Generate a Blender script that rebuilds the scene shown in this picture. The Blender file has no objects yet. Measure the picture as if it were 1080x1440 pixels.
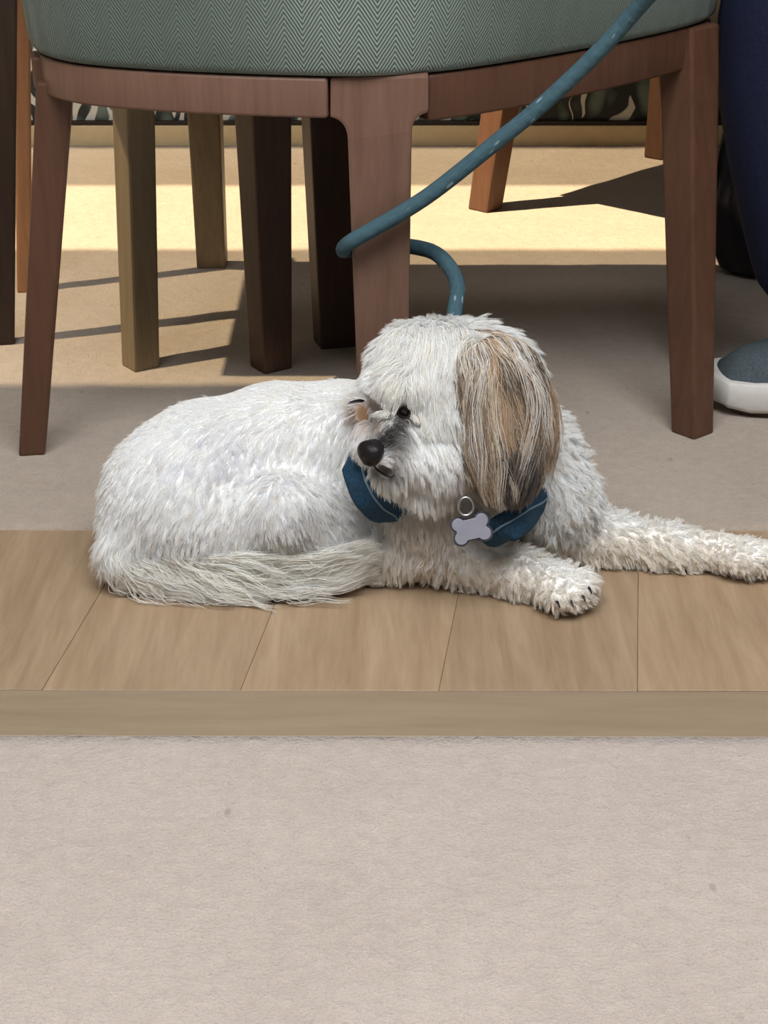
import bpy, bmesh, math, random
import numpy as np
from mathutils import Vector, Matrix
from mathutils.kdtree import KDTree

C = bpy.context.scene.collection
S = bpy.context.scene
rng = np.random.default_rng(7)
random.seed(7)

# ------------------------------------------------------------------ camera
F_PX, PITCH, CAM_H = 2600.0, math.radians(24.2), 0.704
CP, SP = math.cos(PITCH), math.sin(PITCH)
cam_d = bpy.data.cameras.new('camera')
cam_d.sensor_fit = 'VERTICAL'
cam_d.sensor_height = 36.0
cam_d.lens = F_PX / 1440 * 36.0
cam_d.clip_start = 0.02
cam = bpy.data.objects.new('camera', cam_d)
C.objects.link(cam)
cam.location = (0, 0, CAM_H)
cam.rotation_euler = (math.pi / 2 - PITCH, 0, 0)
S.camera = cam

# ------------------------------------------------------------------ world, sun, lamps, exposure
w = bpy.data.worlds.new('World')
S.world = w
w.use_nodes = True
w.node_tree.nodes['Background'].inputs[0].default_value = (0.86, 0.92, 1.0, 1)
w.node_tree.nodes['Background'].inputs[1].default_value = 0.145

SUN_DIR = Vector((0.9, 0.43, -2.3))      # the way the sunlight travels
sun_d = bpy.data.lights.new('sun', 'SUN')
sun_d.energy = 12.5
sun_d.angle = math.radians(0.5)
sun_d.color = (1.0, 0.82, 0.55)
sun = bpy.data.objects.new('sun', sun_d)
C.objects.link(sun)
sun.rotation_euler = SUN_DIR.to_track_quat('-Z', 'Y').to_euler()

ar_d = bpy.data.lights.new('soft_key_light', 'AREA')  # added soft key, stands in for daylight from behind the camera
ar_d.shape = 'RECTANGLE'
ar_d.size, ar_d.size_y = 2.4, 1.3
ar_d.energy = 126
ar_d.color = (0.95, 0.97, 1.0)
ar = bpy.data.objects.new('soft_key_light', ar_d)
C.objects.link(ar)
ar.location = (0.1, 0.1, 2.5)
ar.rotation_euler = (math.radians(14), 0, 0)

S.view_settings.view_transform = 'Standard'
S.view_settings.look = 'None'
S.view_settings.exposure = 0.0
S.view_settings.gamma = 1.0
S.view_settings.use_curve_mapping = False
S.cycles.max_bounces = 12
S.cycles.diffuse_bounces = 8
S.cycles.transmission_bounces = 8
S.cycles.transparent_max_bounces = 16


# ------------------------------------------------------------------ helpers
def ray(u, v):
    a, b = (u - 540) / F_PX, (720 - v) / F_PX
    return np.array([a, b * SP + CP, b * CP - SP])


def at(u, v, y=None, z=None):
    """world point of a sight line at the depth y, or at the height z"""
    d = ray(u, v)
    t = y / d[1] if y is not None else (CAM_H - z) / -d[2]
    return np.array([0, 0, CAM_H]) + d * t


def ground(u, v):
    return at(u, v, z=0.0)


def ppm(p):
    """pixels per metre at a world point"""
    return F_PX / (p[1] * CP + (CAM_H - p[2]) * SP)


def tag(o, label, cat, group=None):
    o['label'] = label
    o['category'] = cat
    if group:
        o['group'] = group
    return o


def empty(name, loc, label=None, cat=None, group=None, rotz=0.0):
    o = bpy.data.objects.new(name, None)
    o.empty_display_size = 0.05
    C.objects.link(o)
    o.location = loc
    o.rotation_euler = (0, 0, rotz)
    if label:
        tag(o, label, cat, group)
    return o


def link(name, me, mat=None, parent=None, smooth=False):
    o = bpy.data.objects.new(name, me)
    C.objects.link(o)
    if mat:
        me.materials.append(mat)
    if smooth:
        me.polygons.foreach_set('use_smooth', [True] * len(me.polygons))
    if parent:
        o.parent = parent
        o.matrix_parent_inverse = pinv(parent)
    return o


def pinv(p):
    m = Matrix.LocRotScale(p.location, p.rotation_euler, p.scale)
    if p.parent:
        m = p.parent_world @ m if hasattr(p, 'parent_world') else world_of(p)
    return m.inverted()


def world_of(p):
    m = Matrix.LocRotScale(p.location, p.rotation_euler, p.scale)
    if p.parent:
        m = world_of(p.parent) @ p.matrix_parent_inverse @ m
    return m


def from_bm(name, bm, mat=None, parent=None, smooth=False):
    me = bpy.data.meshes.new(name)
    bmesh.ops.recalc_face_normals(bm, faces=bm.faces)
    bm.to_mesh(me)
    bm.free()
    return link(name, me, mat, parent, smooth)


def bevel(bm, w_, seg=2):
    ed = [e for e in bm.edges if len(e.link_faces) == 2 and e.calc_face_angle(0) > 0.6]
    bmesh.ops.bevel(bm, geom=ed, offset=w_, segments=seg, affect='EDGES', profile=0.6, clamp_overlap=True)


def box_bm(lo, hi, bev=0.0):
    bm = bmesh.new()
    bmesh.ops.create_cube(bm, size=1)
    for v in bm.verts:
        v.co = Vector([lo[i] + (v.co[i] + 0.5) * (hi[i] - lo[i]) for i in range(3)])
    if bev:
        bevel(bm, bev)
    return bm


def loft_bm(rings, closed_ends=True):
    bm = bmesh.new()
    vr = [[bm.verts.new(p) for p in r] for r in rings]
    n = len(vr[0])
    for a, b in zip(vr, vr[1:]):
        for i in range(n):
            bm.faces.new((a[i], a[(i + 1) % n], b[(i + 1) % n], b[i]))
    if closed_ends:
        bm.faces.new(vr[0][::-1])
        bm.faces.new(vr[-1])
    return bm


def leg_bm(top, foot, st, sf, yaw=0.0, bev=0.003, n_mid=1):
    """tapered square leg from top to foot; st / sf = (x, y) sizes"""
    rings = []
    top, foot = np.array(top, float), np.array(foot, float)
    for k in range(n_mid + 2):
        t = k / (n_mid + 1)
        c = top + (foot - top) * t
        sx, sy = [(st[i] + (sf[i] - st[i]) * t) / 2 for i in (0, 1)]
        ca, sa = math.cos(yaw), math.sin(yaw)
        rings.append([(c[0] + x * ca - y * sa, c[1] + x * sa + y * ca, c[2])
                      for x, y in ((-sx, -sy), (sx, -sy), (sx, sy), (-sx, sy))])
    bm = loft_bm(rings)
    bmesh.ops.recalc_face_normals(bm, faces=bm.faces)
    bevel(bm, bev)
    return bm


def catmull(pts, n):
    pts = np.array(pts, float)
    P = np.vstack([2 * pts[0] - pts[1], pts, 2 * pts[-1] - pts[-2]])
    out = []
    m = len(pts) - 1
    for i in range(m):
        p0, p1, p2, p3 = P[i], P[i + 1], P[i + 2], P[i + 3]
        for k in range(n):
            t = k / n
            out.append(0.5 * (2 * p1 + (p2 - p0) * t + (2 * p0 - 5 * p1 + 4 * p2 - p3) * t * t
                              + (3 * p1 - p0 - 3 * p2 + p3) * t ** 3))
    out.append(pts[-1])
    return np.array(out)


def tube_me(name, path, rad, seg=12, caps=True):
    path = np.array(path, float)
    n = len(path)
    rad = np.broadcast_to(np.array(rad, float), (n,))
    tan = np.gradient(path, axis=0)
    tan /= np.linalg.norm(tan, axis=1)[:, None]
    nrm = np.cross(tan[0], [0.31, 0.2, 0.93])
    nrm /= np.linalg.norm(nrm)
    vs, uv = [], []
    L = np.concatenate([[0], np.cumsum(np.linalg.norm(np.diff(path, axis=0), axis=1))])
    for i in range(n):
        nrm = nrm - tan[i] * np.dot(nrm, tan[i])
        nrm /= np.linalg.norm(nrm)
        b = np.cross(tan[i], nrm)
        for k in range(seg):
            a = 2 * math.pi * k / seg
            vs.append(path[i] + rad[i] * (math.cos(a) * nrm + math.sin(a) * b))
    fs = []
    fuv = []
    for i in range(n - 1):
        for k in range(seg):
            k2 = (k + 1) % seg
            fs.append((i * seg + k, i * seg + k2, (i + 1) * seg + k2, (i + 1) * seg + k))
            fuv += [(k / seg, L[i]), ((k + 1) / seg, L[i]), ((k + 1) / seg, L[i + 1]), (k / seg, L[i + 1])]
    if caps:
        fs.append(tuple(range(seg))[::-1])
        fs.append(tuple((n - 1) * seg + k for k in range(seg)))
        fuv += [(0, 0)] * (2 * seg)
    me = bpy.data.meshes.new(name)
    me.from_pydata([tuple(v) for v in vs], [], fs)
    ul = me.uv_layers.new(name='UVMap')
    ul.data.foreach_set('uv', np.array(fuv, np.float32).ravel())
    return me


# ------------------------------------------------------------------ materials
class NT:
    def __init__(self, name):
        self.m = bpy.data.materials.new(name)
        self.m.use_nodes = True
        self.t = self.m.node_tree
        self.b = self.t.nodes['Principled BSDF']

    def n(self, kind, **kw):
        x = self.t.nodes.new(kind)
        for k, v in kw.items():
            if k in x.inputs.keys():
                x.inputs[k].default_value = v
            else:
                setattr(x, k, v)
        return x

    def l(self, a, b):
        self.t.links.new(a, b)

    def math(self, op, a, b=None, c=None):
        x = self.n('ShaderNodeMath', operation=op)
        for i, q in enumerate((a, b, c)):
            if q is None:
                continue
            if isinstance(q, (int, float)):
                x.inputs[i].default_value = q
            else:
                self.l(q, x.inputs[i])
        return x.outputs[0]

    def ramp(self, fac, stops, interp='LINEAR'):
        r = self.n('ShaderNodeValToRGB')
        r.color_ramp.interpolation = interp
        while len(r.color_ramp.elements) < len(stops):
            r.color_ramp.elements.new(0.5)
        for e, (p, c) in zip(r.color_ramp.elements, stops):
            e.position = p
            e.color = (*c, 1) if len(c) == 3 else c
        self.l(fac, r.inputs[0])
        return r.outputs[0]

    def mix(self, fac, a, b, blend='MIX'):
        x = self.n('ShaderNodeMix', data_type='RGBA', blend_type=blend)
        for q, i in ((fac, 0), (a, 6), (b, 7)):
            if isinstance(q, (int, float)):
                x.inputs[i].default_value = q
            elif isinstance(q, tuple):
                x.inputs[i].default_value = (*q, 1)
            else:
                self.l(q, x.inputs[i])
        return x.outputs[2]

    def coords(self, out='Object', scale=(1, 1, 1), rot=(0, 0, 0)):
        tc = self.n('ShaderNodeTexCoord')
        mp = self.n('ShaderNodeMapping')
        mp.inputs['Scale'].default_value = scale
        mp.inputs['Rotation'].default_value = rot
        self.l(tc.outputs[out], mp.inputs[0])
        return mp.outputs[0]

    def noise(self, vec, scale, detail=4, rough=0.5, dist=0.0):
        x = self.n('ShaderNodeTexNoise')
        x.inputs['Scale'].default_value = scale
        x.inputs['Detail'].default_value = detail
        x.inputs['Roughness'].default_value = rough
        x.inputs['Distortion'].default_value = dist
        self.l(vec, x.inputs['Vector'])
        return x.outputs['Fac']

    def bump(self, h, strength, dist):
        x = self.n('ShaderNodeBump')
        x.inputs['Strength'].default_value = strength
        x.inputs['Distance'].default_value = dist
        self.l(h, x.inputs['Height'])
        self.l(x.outputs[0], self.b.inputs['Normal'])

    def color(self, c):
        if isinstance(c, tuple):
            self.b.inputs['Base Color'].default_value = (*c, 1)
        else:
            self.l(c, self.b.inputs['Base Color'])

    def set(self, **kw):
        for k, v in kw.items():
            self.b.inputs[k.replace('_', ' ')].default_value = v


def wood_mat(name, dark, light, rough=0.45, scale=(30, 30, 2.2), spec=0.35):
    t = NT(name)
    vec = t.coords('Object', scale)
    f = t.noise(vec, 3.0, 6, 0.6, 0.6)
    f2 = t.noise(vec, 14.0, 3, 0.5)
    g = t.math('MULTIPLY_ADD', f2, 0.3, f)
    t.color(t.ramp(g, [(0.35, dark), (0.85, light)]))
    t.set(Roughness=rough, Specular_IOR_Level=spec)
    t.bump(g, 0.15, 0.002)
    return t.m


M = {}
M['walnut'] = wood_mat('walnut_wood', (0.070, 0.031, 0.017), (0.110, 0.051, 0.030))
M['walnut_pale'] = wood_mat('pale_walnut_wood', (0.125, 0.066, 0.044), (0.18, 0.100, 0.070))  # paler tone for the left rail and middle leg
M['walnut_dark'] = wood_mat('dark_walnut_wood', (0.050, 0.026, 0.018), (0.085, 0.045, 0.030))
M['cherry'] = wood_mat('cherry_wood', (0.088, 0.040, 0.022), (0.135, 0.062, 0.034))
M['table_leg_lit'] = wood_mat('table_wood_lit', (0.24, 0.11, 0.05), (0.33, 0.16, 0.075))  # table-leg wood with sunlight put into its colour
M['table_leg_shaded'] = wood_mat('table_wood_shaded', (0.020, 0.011, 0.007), (0.036, 0.020, 0.013))  # same table-leg wood, its shade put into the colour
M['oak'] = wood_mat('olive_oak_wood', (0.15, 0.11, 0.06), (0.22, 0.162, 0.095))


def carpet_mat(name, c0, c1, fleck):
    t = NT(name)
    vec = t.coords('Object')
    big = t.noise(vec, 9, 4, 0.6)
    pile = t.noise(vec, 420, 3, 0.65)
    mid = t.noise(vec, 70, 5, 0.65, 0.4)
    col = t.ramp(t.math('MULTIPLY_ADD', mid, 0.55, t.math('MULTIPLY', big, 0.45)), [(0.3, c0), (0.7, c1)])
    col = t.mix(t.math('MULTIPLY', t.ramp(pile, [(0.25, (1, 1, 1)), (0.55, (0, 0, 0))]), 0.16), col, fleck)
    st = t.n('ShaderNodeTexVoronoi', feature='F1')
    st.inputs['Scale'].default_value = 26
    st.inputs['Randomness'].default_value = 1.0
    vs = t.coords('Object', (1, 0.45, 1), (0, 0, 0.6))
    t.l(vs, st.inputs['Vector'])
    spots = t.ramp(st.outputs['Distance'], [(0.03, (1, 1, 1)), (0.075, (0, 0, 0))])
    col = t.mix(t.math('MULTIPLY', spots, 0.5), col, fleck)
    t.color(col)
    t.set(Roughness=0.95, Specular_IOR_Level=0.1, Sheen_Weight=0.2, Sheen_Roughness=0.5)
    t.bump(t.math('MULTIPLY_ADD', pile, 0.5, mid), 1.0, 0.0045)
    return t.m


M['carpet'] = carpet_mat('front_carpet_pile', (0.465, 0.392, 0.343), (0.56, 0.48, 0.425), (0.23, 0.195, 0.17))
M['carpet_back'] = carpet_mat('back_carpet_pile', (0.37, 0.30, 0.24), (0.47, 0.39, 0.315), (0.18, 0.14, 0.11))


def plank_mat(name, dark, light, scale):
    t = NT(name)
    vec = t.coords('Object', scale)
    oi = t.n('ShaderNodeObjectInfo')
    add = t.n('ShaderNodeVectorMath', operation='ADD')
    t.l(vec, add.inputs[0])
    comb = t.n('ShaderNodeCombineXYZ')
    t.l(t.math('MULTIPLY', oi.outputs['Random'], 37.0), comb.inputs[0])
    t.l(comb.outputs[0], add.inputs[1])
    f = t.noise(add.outputs[0], 2.2, 6, 0.62, 0.5)
    f2 = t.noise(add.outputs[0], 9.0, 4, 0.6)
    g = t.math('MULTIPLY_ADD', f2, 0.35, t.math('MULTIPLY', f, 0.75))
    col = t.ramp(g, [(0.32, dark), (0.72, light)])
    val = t.math('MULTIPLY_ADD', oi.outputs['Random'], 0.32, 0.82)
    col = t.mix(1.0, col, val, 'MULTIPLY')
    t.color(col)
    t.set(Roughness=0.5, Specular_IOR_Level=0.35)
    t.bump(g, 0.25, 0.0015)
    return t.m


M['plank'] = plank_mat('floor_plank_wood', (0.29, 0.195, 0.115), (0.44, 0.32, 0.205), (26, 2.2, 1))
M['border'] = plank_mat('border_plank_wood', (0.27, 0.20, 0.13), (0.345, 0.265, 0.18), (2.2, 26, 1))


def plain(name, c, rough=0.6, spec=0.3, metal=0.0, grain=0.06, gscale=60):
    t = NT(name)
    f = t.noise(t.coords('Object'), gscale, 4, 0.6)
    d = tuple(x * (1 - grain) for x in c)
    u = tuple(min(1, x * (1 + grain)) for x in c)
    t.color(t.ramp(f, [(0.3, d), (0.7, u)]))
    t.set(Roughness=rough, Specular_IOR_Level=spec, Metallic=metal)
    return t.m


M['wall'] = plain('plaster', (0.55, 0.50, 0.42), 0.8)
M['ceiling'] = plain('ceiling_paint', (0.75, 0.74, 0.72), 0.9)
M['baseboard'] = plain('beige_baseboard', (0.62, 0.50, 0.30), 0.5)
M['dark_trim'] = plain('dark_trim', (0.025, 0.017, 0.013), 0.5)
M['denim'] = plain('navy_cloth', (0.011, 0.014, 0.036), 0.85, 0.15, 0, 0.25, 300)
M['knit'] = plain('teal_grey_knit', (0.070, 0.088, 0.098), 0.9, 0.1, 0, 0.3, 500)
M['sole'] = plain('white_rubber', (0.62, 0.60, 0.56), 0.6)
M['outsole'] = plain('dark_rubber', (0.09, 0.065, 0.05), 0.7)
M['black_leather'] = plain('black_patent_leather', (0.008, 0.008, 0.012), 0.22, 0.5)
M['steel'] = plain('steel', (0.55, 0.55, 0.57), 0.3, 0.5, 1.0)
M['skin'] = plain('skin', (0.55, 0.35, 0.26), 0.55)
M['hair_brown'] = plain('brown_hair', (0.05, 0.03, 0.02), 0.5)
M['shirt'] = plain('grey_shirt', (0.25, 0.26, 0.28), 0.85)

# upholstery: woven herringbone on the UV (metres along the arc, metres up)
t = NT('herringbone_weave')
uvn = t.n('ShaderNodeTexCoord')
sp = t.n('ShaderNodeSeparateXYZ')
t.l(uvn.outputs['UV'], sp.inputs[0])
wob = t.noise(uvn.outputs['UV'], 55, 2, 0.5)
colw = 0.0155
ux = t.math('MULTIPLY_ADD', wob, 0.002, sp.outputs[0])
tri = t.math('PINGPONG', ux, colw)
ph = t.math('MULTIPLY', t.math('MULTIPLY_ADD', tri, 1.55, sp.outputs[1]), 2 * math.pi / 0.0047)
wv = t.math('MULTIPLY_ADD', t.math('SINE', ph), 0.5, 0.5)
thread = t.noise(uvn.outputs['UV'], 1500, 2, 0.6)
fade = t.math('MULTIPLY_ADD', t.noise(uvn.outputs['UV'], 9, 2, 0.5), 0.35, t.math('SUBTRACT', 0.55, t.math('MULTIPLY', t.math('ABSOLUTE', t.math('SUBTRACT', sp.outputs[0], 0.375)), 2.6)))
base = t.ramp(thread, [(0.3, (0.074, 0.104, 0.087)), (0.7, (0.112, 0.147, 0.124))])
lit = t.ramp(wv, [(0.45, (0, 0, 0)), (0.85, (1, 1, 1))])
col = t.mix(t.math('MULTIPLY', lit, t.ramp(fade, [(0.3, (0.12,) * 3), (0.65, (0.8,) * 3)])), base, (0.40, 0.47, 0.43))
t.color(col)
t.set(Roughness=0.9, Specular_IOR_Level=0.15, Sheen_Weight=0.15)
t.bump(t.math('MULTIPLY_ADD', thread, 0.25, wv), 0.55, 0.0012)
M['weave'] = t.m

# mural: dark leaves and pale petals
t = NT('botanical_wallpaper')
vec = t.coords('Object', (1, 1, 1))
wp = t.n('ShaderNodeVectorMath', operation='ADD')
nz = t.n('ShaderNodeTexNoise')
nz.inputs['Scale'].default_value = 9
t.l(vec, nz.inputs['Vector'])
sc = t.n('ShaderNodeVectorMath', operation='SCALE')
sc.inputs['Scale'].default_value = 0.09
t.l(nz.outputs['Color'], sc.inputs[0])
t.l(vec, wp.inputs[0])
t.l(sc.outputs[0], wp.inputs[1])
vo = t.n('ShaderNodeTexVoronoi', feature='F1')
vo.inputs['Scale'].default_value = 24
mp = t.n('ShaderNodeMapping')
mp.inputs['Scale'].default_value = (1, 1, 0.45)
mp.inputs['Rotation'].default_value = (0, 0.35, 0)
t.l(wp.outputs[0], mp.inputs[0])
t.l(mp.outputs[0], vo.inputs['Vector'])
wav = t.n('ShaderNodeTexWave', bands_direction='X')
wav.inputs['Scale'].default_value = 11
wav.inputs['Distortion'].default_value = 7
wav.inputs['Detail'].default_value = 1.5
t.l(wp.outputs[0], wav.inputs['Vector'])
leaf = t.ramp(vo.outputs['Distance'], [(0.0, (0.30, 0.34, 0.29)), (0.22, (0.19, 0.23, 0.20)), (0.40, (0.10, 0.135, 0.12)), (0.55, (0.012, 0.018, 0.017))])
sep = t.n('ShaderNodeSeparateColor')
t.l(vo.outputs['Color'], sep.inputs[0])
pet = t.math('MULTIPLY', t.math('GREATER_THAN', sep.outputs[0], 0.42), t.ramp(wav.outputs['Fac'], [(0.55, (0, 0, 0)), (0.68, (1, 1, 1))]))
col = t.mix(t.math('MULTIPLY', pet, 0.8), leaf, (0.70, 0.69, 0.62))
t.color(col)
t.set(Roughness=0.6)
M['mural'] = t.m


def hair_mat(name, rough=0.6):
    m = bpy.data.materials.new(name)
    m.use_nodes = True
    nt = m.node_tree
    nt.nodes.clear()
    out = nt.nodes.new('ShaderNodeOutputMaterial')
    at_ = nt.nodes.new('ShaderNodeAttribute')
    at_.attribute_name = 'coat'
    d = nt.nodes.new('ShaderNodeBsdfDiffuse')
    tr = nt.nodes.new('ShaderNodeBsdfTranslucent')
    gl = nt.nodes.new('ShaderNodeBsdfGlossy')
    gl.inputs['Roughness'].default_value = 0.45
    m1 = nt.nodes.new('ShaderNodeMixShader')
    m1.inputs[0].default_value = 0.40
    m2 = nt.nodes.new('ShaderNodeMixShader')
    m2.inputs[0].default_value = 0.05
    nt.links.new(at_.outputs['Color'], d.inputs[0])
    nt.links.new(at_.outputs['Color'], tr.inputs[0])
    nt.links.new(d.outputs[0], m1.inputs[1])
    nt.links.new(tr.outputs[0], m1.inputs[2])
    nt.links.new(m1.outputs[0], m2.inputs[1])
    nt.links.new(gl.outputs[0], m2.inputs[2])
    nt.links.new(m2.outputs[0], out.inputs[0])
    return m


M['fur'] = hair_mat('dog_fur')
t = NT('dog_skin')
a_ = t.n('ShaderNodeAttribute')
a_.attribute_name = 'coat'
t.color(a_.outputs['Color'])
t.set(Roughness=0.9, Specular_IOR_Level=0.05)
M['dog_skin'] = t.m
t = NT('nose_leather')
t.color((0.010, 0.008, 0.009))
vv = t.n('ShaderNodeTexVoronoi')
vv.inputs['Scale'].default_value = 900
t.l(t.coords('Object'), vv.inputs['Vector'])
t.bump(vv.outputs['Distance'], 0.3, 0.0006)
t.set(Roughness=0.38, Specular_IOR_Level=0.25)
M['nose'] = t.m
M['eye'] = plain('dark_eye', (0.012, 0.008, 0.006), 0.08, 0.6)
M['collar'] = plain('blue_collar_cloth', (0.020, 0.055, 0.098), 0.8, 0.15, 0, 0.3, 400)
M['collar_edge'] = plain('pale_blue_stitching', (0.16, 0.26, 0.34), 0.8)
M['tag'] = plain('brushed_tag_metal', (0.30, 0.30, 0.35), 0.4, 0.5, 0.3)
M['tag_rim'] = plain('dark_tag_rim', (0.05, 0.05, 0.065), 0.4)

# leash rope: blue braid with pale flecks
t = NT('braided_rope')
uvn = t.n('ShaderNodeTexCoord')
sp = t.n('ShaderNodeSeparateXYZ')
t.l(uvn.outputs['UV'], sp.inputs[0])
a1 = t.math('SINE', t.math('MULTIPLY', t.math('MULTIPLY_ADD', sp.outputs[1], 75.0, t.math('MULTIPLY', sp.outputs[0], 2.0)), 2 * math.pi))
a2 = t.math('SINE', t.math('MULTIPLY', t.math('MULTIPLY_ADD', sp.outputs[1], 75.0, t.math('MULTIPLY', sp.outputs[0], -2.0)), 2 * math.pi))
br = t.math('MAXIMUM', a1, a2)
nz = t.noise(uvn.outputs['UV'], 60, 3, 0.6)
col = t.ramp(nz, [(0.3, (0.038, 0.078, 0.098)), (0.7, (0.066, 0.125, 0.152))])
cmb = t.n('ShaderNodeCombineXYZ')
t.l(t.math('MULTIPLY', sp.outputs[0], 4.0), cmb.inputs[0])
t.l(t.math('MULTIPLY_ADD', sp.outputs[1], 30.0, sp.outputs[0]), cmb.inputs[1])
vo = t.n('ShaderNodeTexVoronoi')
vo.inputs['Scale'].default_value = 1.1
t.l(cmb.outputs[0], vo.inputs['Vector'])
fl = t.ramp(vo.outputs['Distance'], [(0.10, (1, 1, 1)), (0.16, (0, 0, 0))])
t.color(t.mix(t.math('MULTIPLY', fl, 0.7), col, (0.30, 0.38, 0.42)))
t.bump(br, 0.22, 0.001)
t.set(Roughness=0.85, Specular_IOR_Level=0.15)
M['rope'] = t.m


# ------------------------------------------------------------------ the setting
def struct(name, bm, mat, smooth=False):
    o = from_bm(name, bm, mat, None, smooth)
    o['kind'] = 'structure'
    return o


WALL_Y = float(ground(540, 205)[1])
FRONT_Y = float(ground(540, 1035)[1])
BACK_Y = float(ground(540, 746)[1])
BORD_Y = float(ground(540, 969)[1])
floor = struct('floor', box_bm((-3.2, -1.0, -0.10), (3.2, WALL_Y + 0.1, -0.012)), M['wall'])


def slab(name, corners, z0, z1, mat, parent, bev=0.0):
    bm = loft_bm([[(x, y, z0) for x, y in corners], [(x, y, z1) for x, y in corners]])
    bmesh.ops.recalc_face_normals(bm, faces=bm.faces)
    if bev:
        bevel(bm, bev, 1)
    return from_bm(name, bm, mat, parent)


tilt = 0.0075   # the strip of boards lies slightly askew to the view
def strip(y0, x):
    return y0 - tilt * 0.55 * x


def carpet_grid(name, x0, x1, ya, yb, mat, amp):
    nx, ny = 160, 110
    xs = np.linspace(x0, x1, nx)
    vs, fs = [], []
    r = np.random.default_rng(3)
    bumps = [(r.uniform(15, 90), r.uniform(15, 90), r.uniform(0, 6.28)) for _ in range(14)]
    for j in range(ny):
        for i in range(nx):
            x = xs[i]
            tj = 0.0 if j == 0 else 1.0 if j == ny - 1 else 0.0008 + 0.9984 * (j - 1) / (ny - 3)
            y = ya(x) + (yb(x) - ya(x)) * tj
            h = sum(math.sin(a * x + b * y + c) for a, b, c in bumps) / 14 * amp
            e = min(j, ny - 1 - j)
            vs.append((x, y, -0.012 if e == 0 else h + 0.0005))
    for j in range(ny - 1):
        for i in range(nx - 1):
            a = j * nx + i
            fs.append((a, a + 1, a + nx + 1, a + nx))
    me = bpy.data.meshes.new(name)
    me.from_pydata(vs, [], fs)
    return link(name, me, mat, floor, True)


cf = carpet_grid('carpet', -1.6, 1.6, lambda x: -0.6, lambda x: strip(FRONT_Y, x) + 0.0, M['carpet'], 0.0007)
cf['label'] = 'pinkish grey front carpet'
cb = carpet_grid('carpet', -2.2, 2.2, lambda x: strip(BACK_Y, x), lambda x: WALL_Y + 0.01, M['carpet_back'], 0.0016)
cb['label'] = 'tan carpet under the table'

# planks: short boards laid across, then one border row
PW = 0.152
slant = 0.13
x = -1.52 - 0.262
k = 0
while x < 1.6:
    g = 0.00012
    x0b, x1b = x + g, x + PW - g
    dy = BACK_Y - BORD_Y
    corners = [(x0b, strip(BORD_Y, x0b) + g), (x1b, strip(BORD_Y, x1b) + g),
               (x1b + slant * dy, strip(BACK_Y, x1b) + 0.004), (x0b + slant * dy, strip(BACK_Y, x0b) + 0.004)]
    slab('plank', corners, -0.012, random.uniform(-0.0012, -0.0004), M['plank'], floor, 0.0004)
    x += PW
for a, b in ((-1.6, -0.95), (-0.95, 0.33), (0.33, 1.6)):
    g = 0.0007
    slab('plank', [(a + g, strip(FRONT_Y, a) + 0.001), (b - g, strip(FRONT_Y, b) + 0.001), (b - g, strip(BORD_Y, b) - g), (a + g, strip(BORD_Y, a) - g)],
         -0.012, -0.0008, M['border'], floor, 0.0008)

bt = at(540, 177, y=WALL_Y)[2]
tt = at(540, 171, y=WALL_Y + 0.01)[2]
struct('wall_back', box_bm((-3.2, WALL_Y + 0.012, -0.05), (3.2, WALL_Y + 0.11, 2.6)), M['mural'])
struct('baseboard_back', box_bm((-3.2, WALL_Y, -0.012), (3.2, WALL_Y + 0.02, bt), 0.002), M['baseboard'])
struct('trim_1', box_bm((-3.2, WALL_Y + 0.004, bt), (3.2, WALL_Y + 0.02, tt + 0.002), 0.001), M['dark_trim'])

# ceiling; its opening and filters are added out of view to shape the sun bands
CZ = 2.6
shift = CZ / 2.3
y_clear1 = 3.045 - 0.43 * shift
y_filter_wall0 = 2.78 - 0.43 * shift
y_clear0 = float(ground(540, 352)[1]) - 0.43 * shift
y_filter_front0 = 1.90 - 0.43 * shift
xa, xb = -3.0, 0.3
bm = bmesh.new()
for lo, hi in (((-3.2, -1.0, CZ), (3.2, y_filter_front0, CZ + 0.03)), ((-3.2, y_clear1, CZ), (3.2, WALL_Y + 0.1, CZ + 0.03)),
               ((-3.2, y_filter_front0, CZ), (xa, y_clear1, CZ + 0.03)), ((xb, y_filter_front0, CZ), (3.2, y_clear1, CZ + 0.03))):
    b2 = box_bm(lo, hi)
    me = bpy.data.meshes.new('tmp')
    b2.to_mesh(me)
    b2.free()
    bm.from_mesh(me)
    bpy.data.meshes.remove(me)
struct('ceiling', bm, M['ceiling'])
wf = struct('sun_opening_frame', loft_bm([[(xa, y_clear1 - 0.02, CZ + 0.03), (xb, y_clear1 - 0.02, CZ + 0.03), (xb, y_clear1, CZ + 0.03), (xa, y_clear1, CZ + 0.03)],
                                 [(xa, y_clear1 - 0.02, CZ + 0.06), (xb, y_clear1 - 0.02, CZ + 0.06), (xb, y_clear1, CZ + 0.06), (xa, y_clear1, CZ + 0.06)]]), M['wall'])
t = NT('sun_filter_front')  # added filter that dims the sun over the nearer floor
tb = t.n('ShaderNodeBsdfTransparent')
mx = t.n('ShaderNodeMixShader')
mx.inputs[0].default_value = 0.56
t.color((0.8, 0.76, 0.68))
t.l(t.b.outputs[0], mx.inputs[1])
t.l(tb.outputs[0], mx.inputs[2])
t.l(mx.outputs[0], t.t.nodes['Material Output'].inputs[0])
t2 = t.m.copy()  # added weaker filter for the sun strip by the wall
t2.name = 'sun_filter_wall'
t2.node_tree.nodes['Mix Shader'].inputs[0].default_value = 0.62
from_bm('sun_filter', box_bm((xa, y_filter_wall0, CZ + 0.012), (xb, y_clear1, CZ + 0.014)), t2, wf)
sh = from_bm('sun_filter', box_bm((xa, y_filter_front0, CZ + 0.012), (xb, y_clear0, CZ + 0.014)), t.m, wf)

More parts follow.
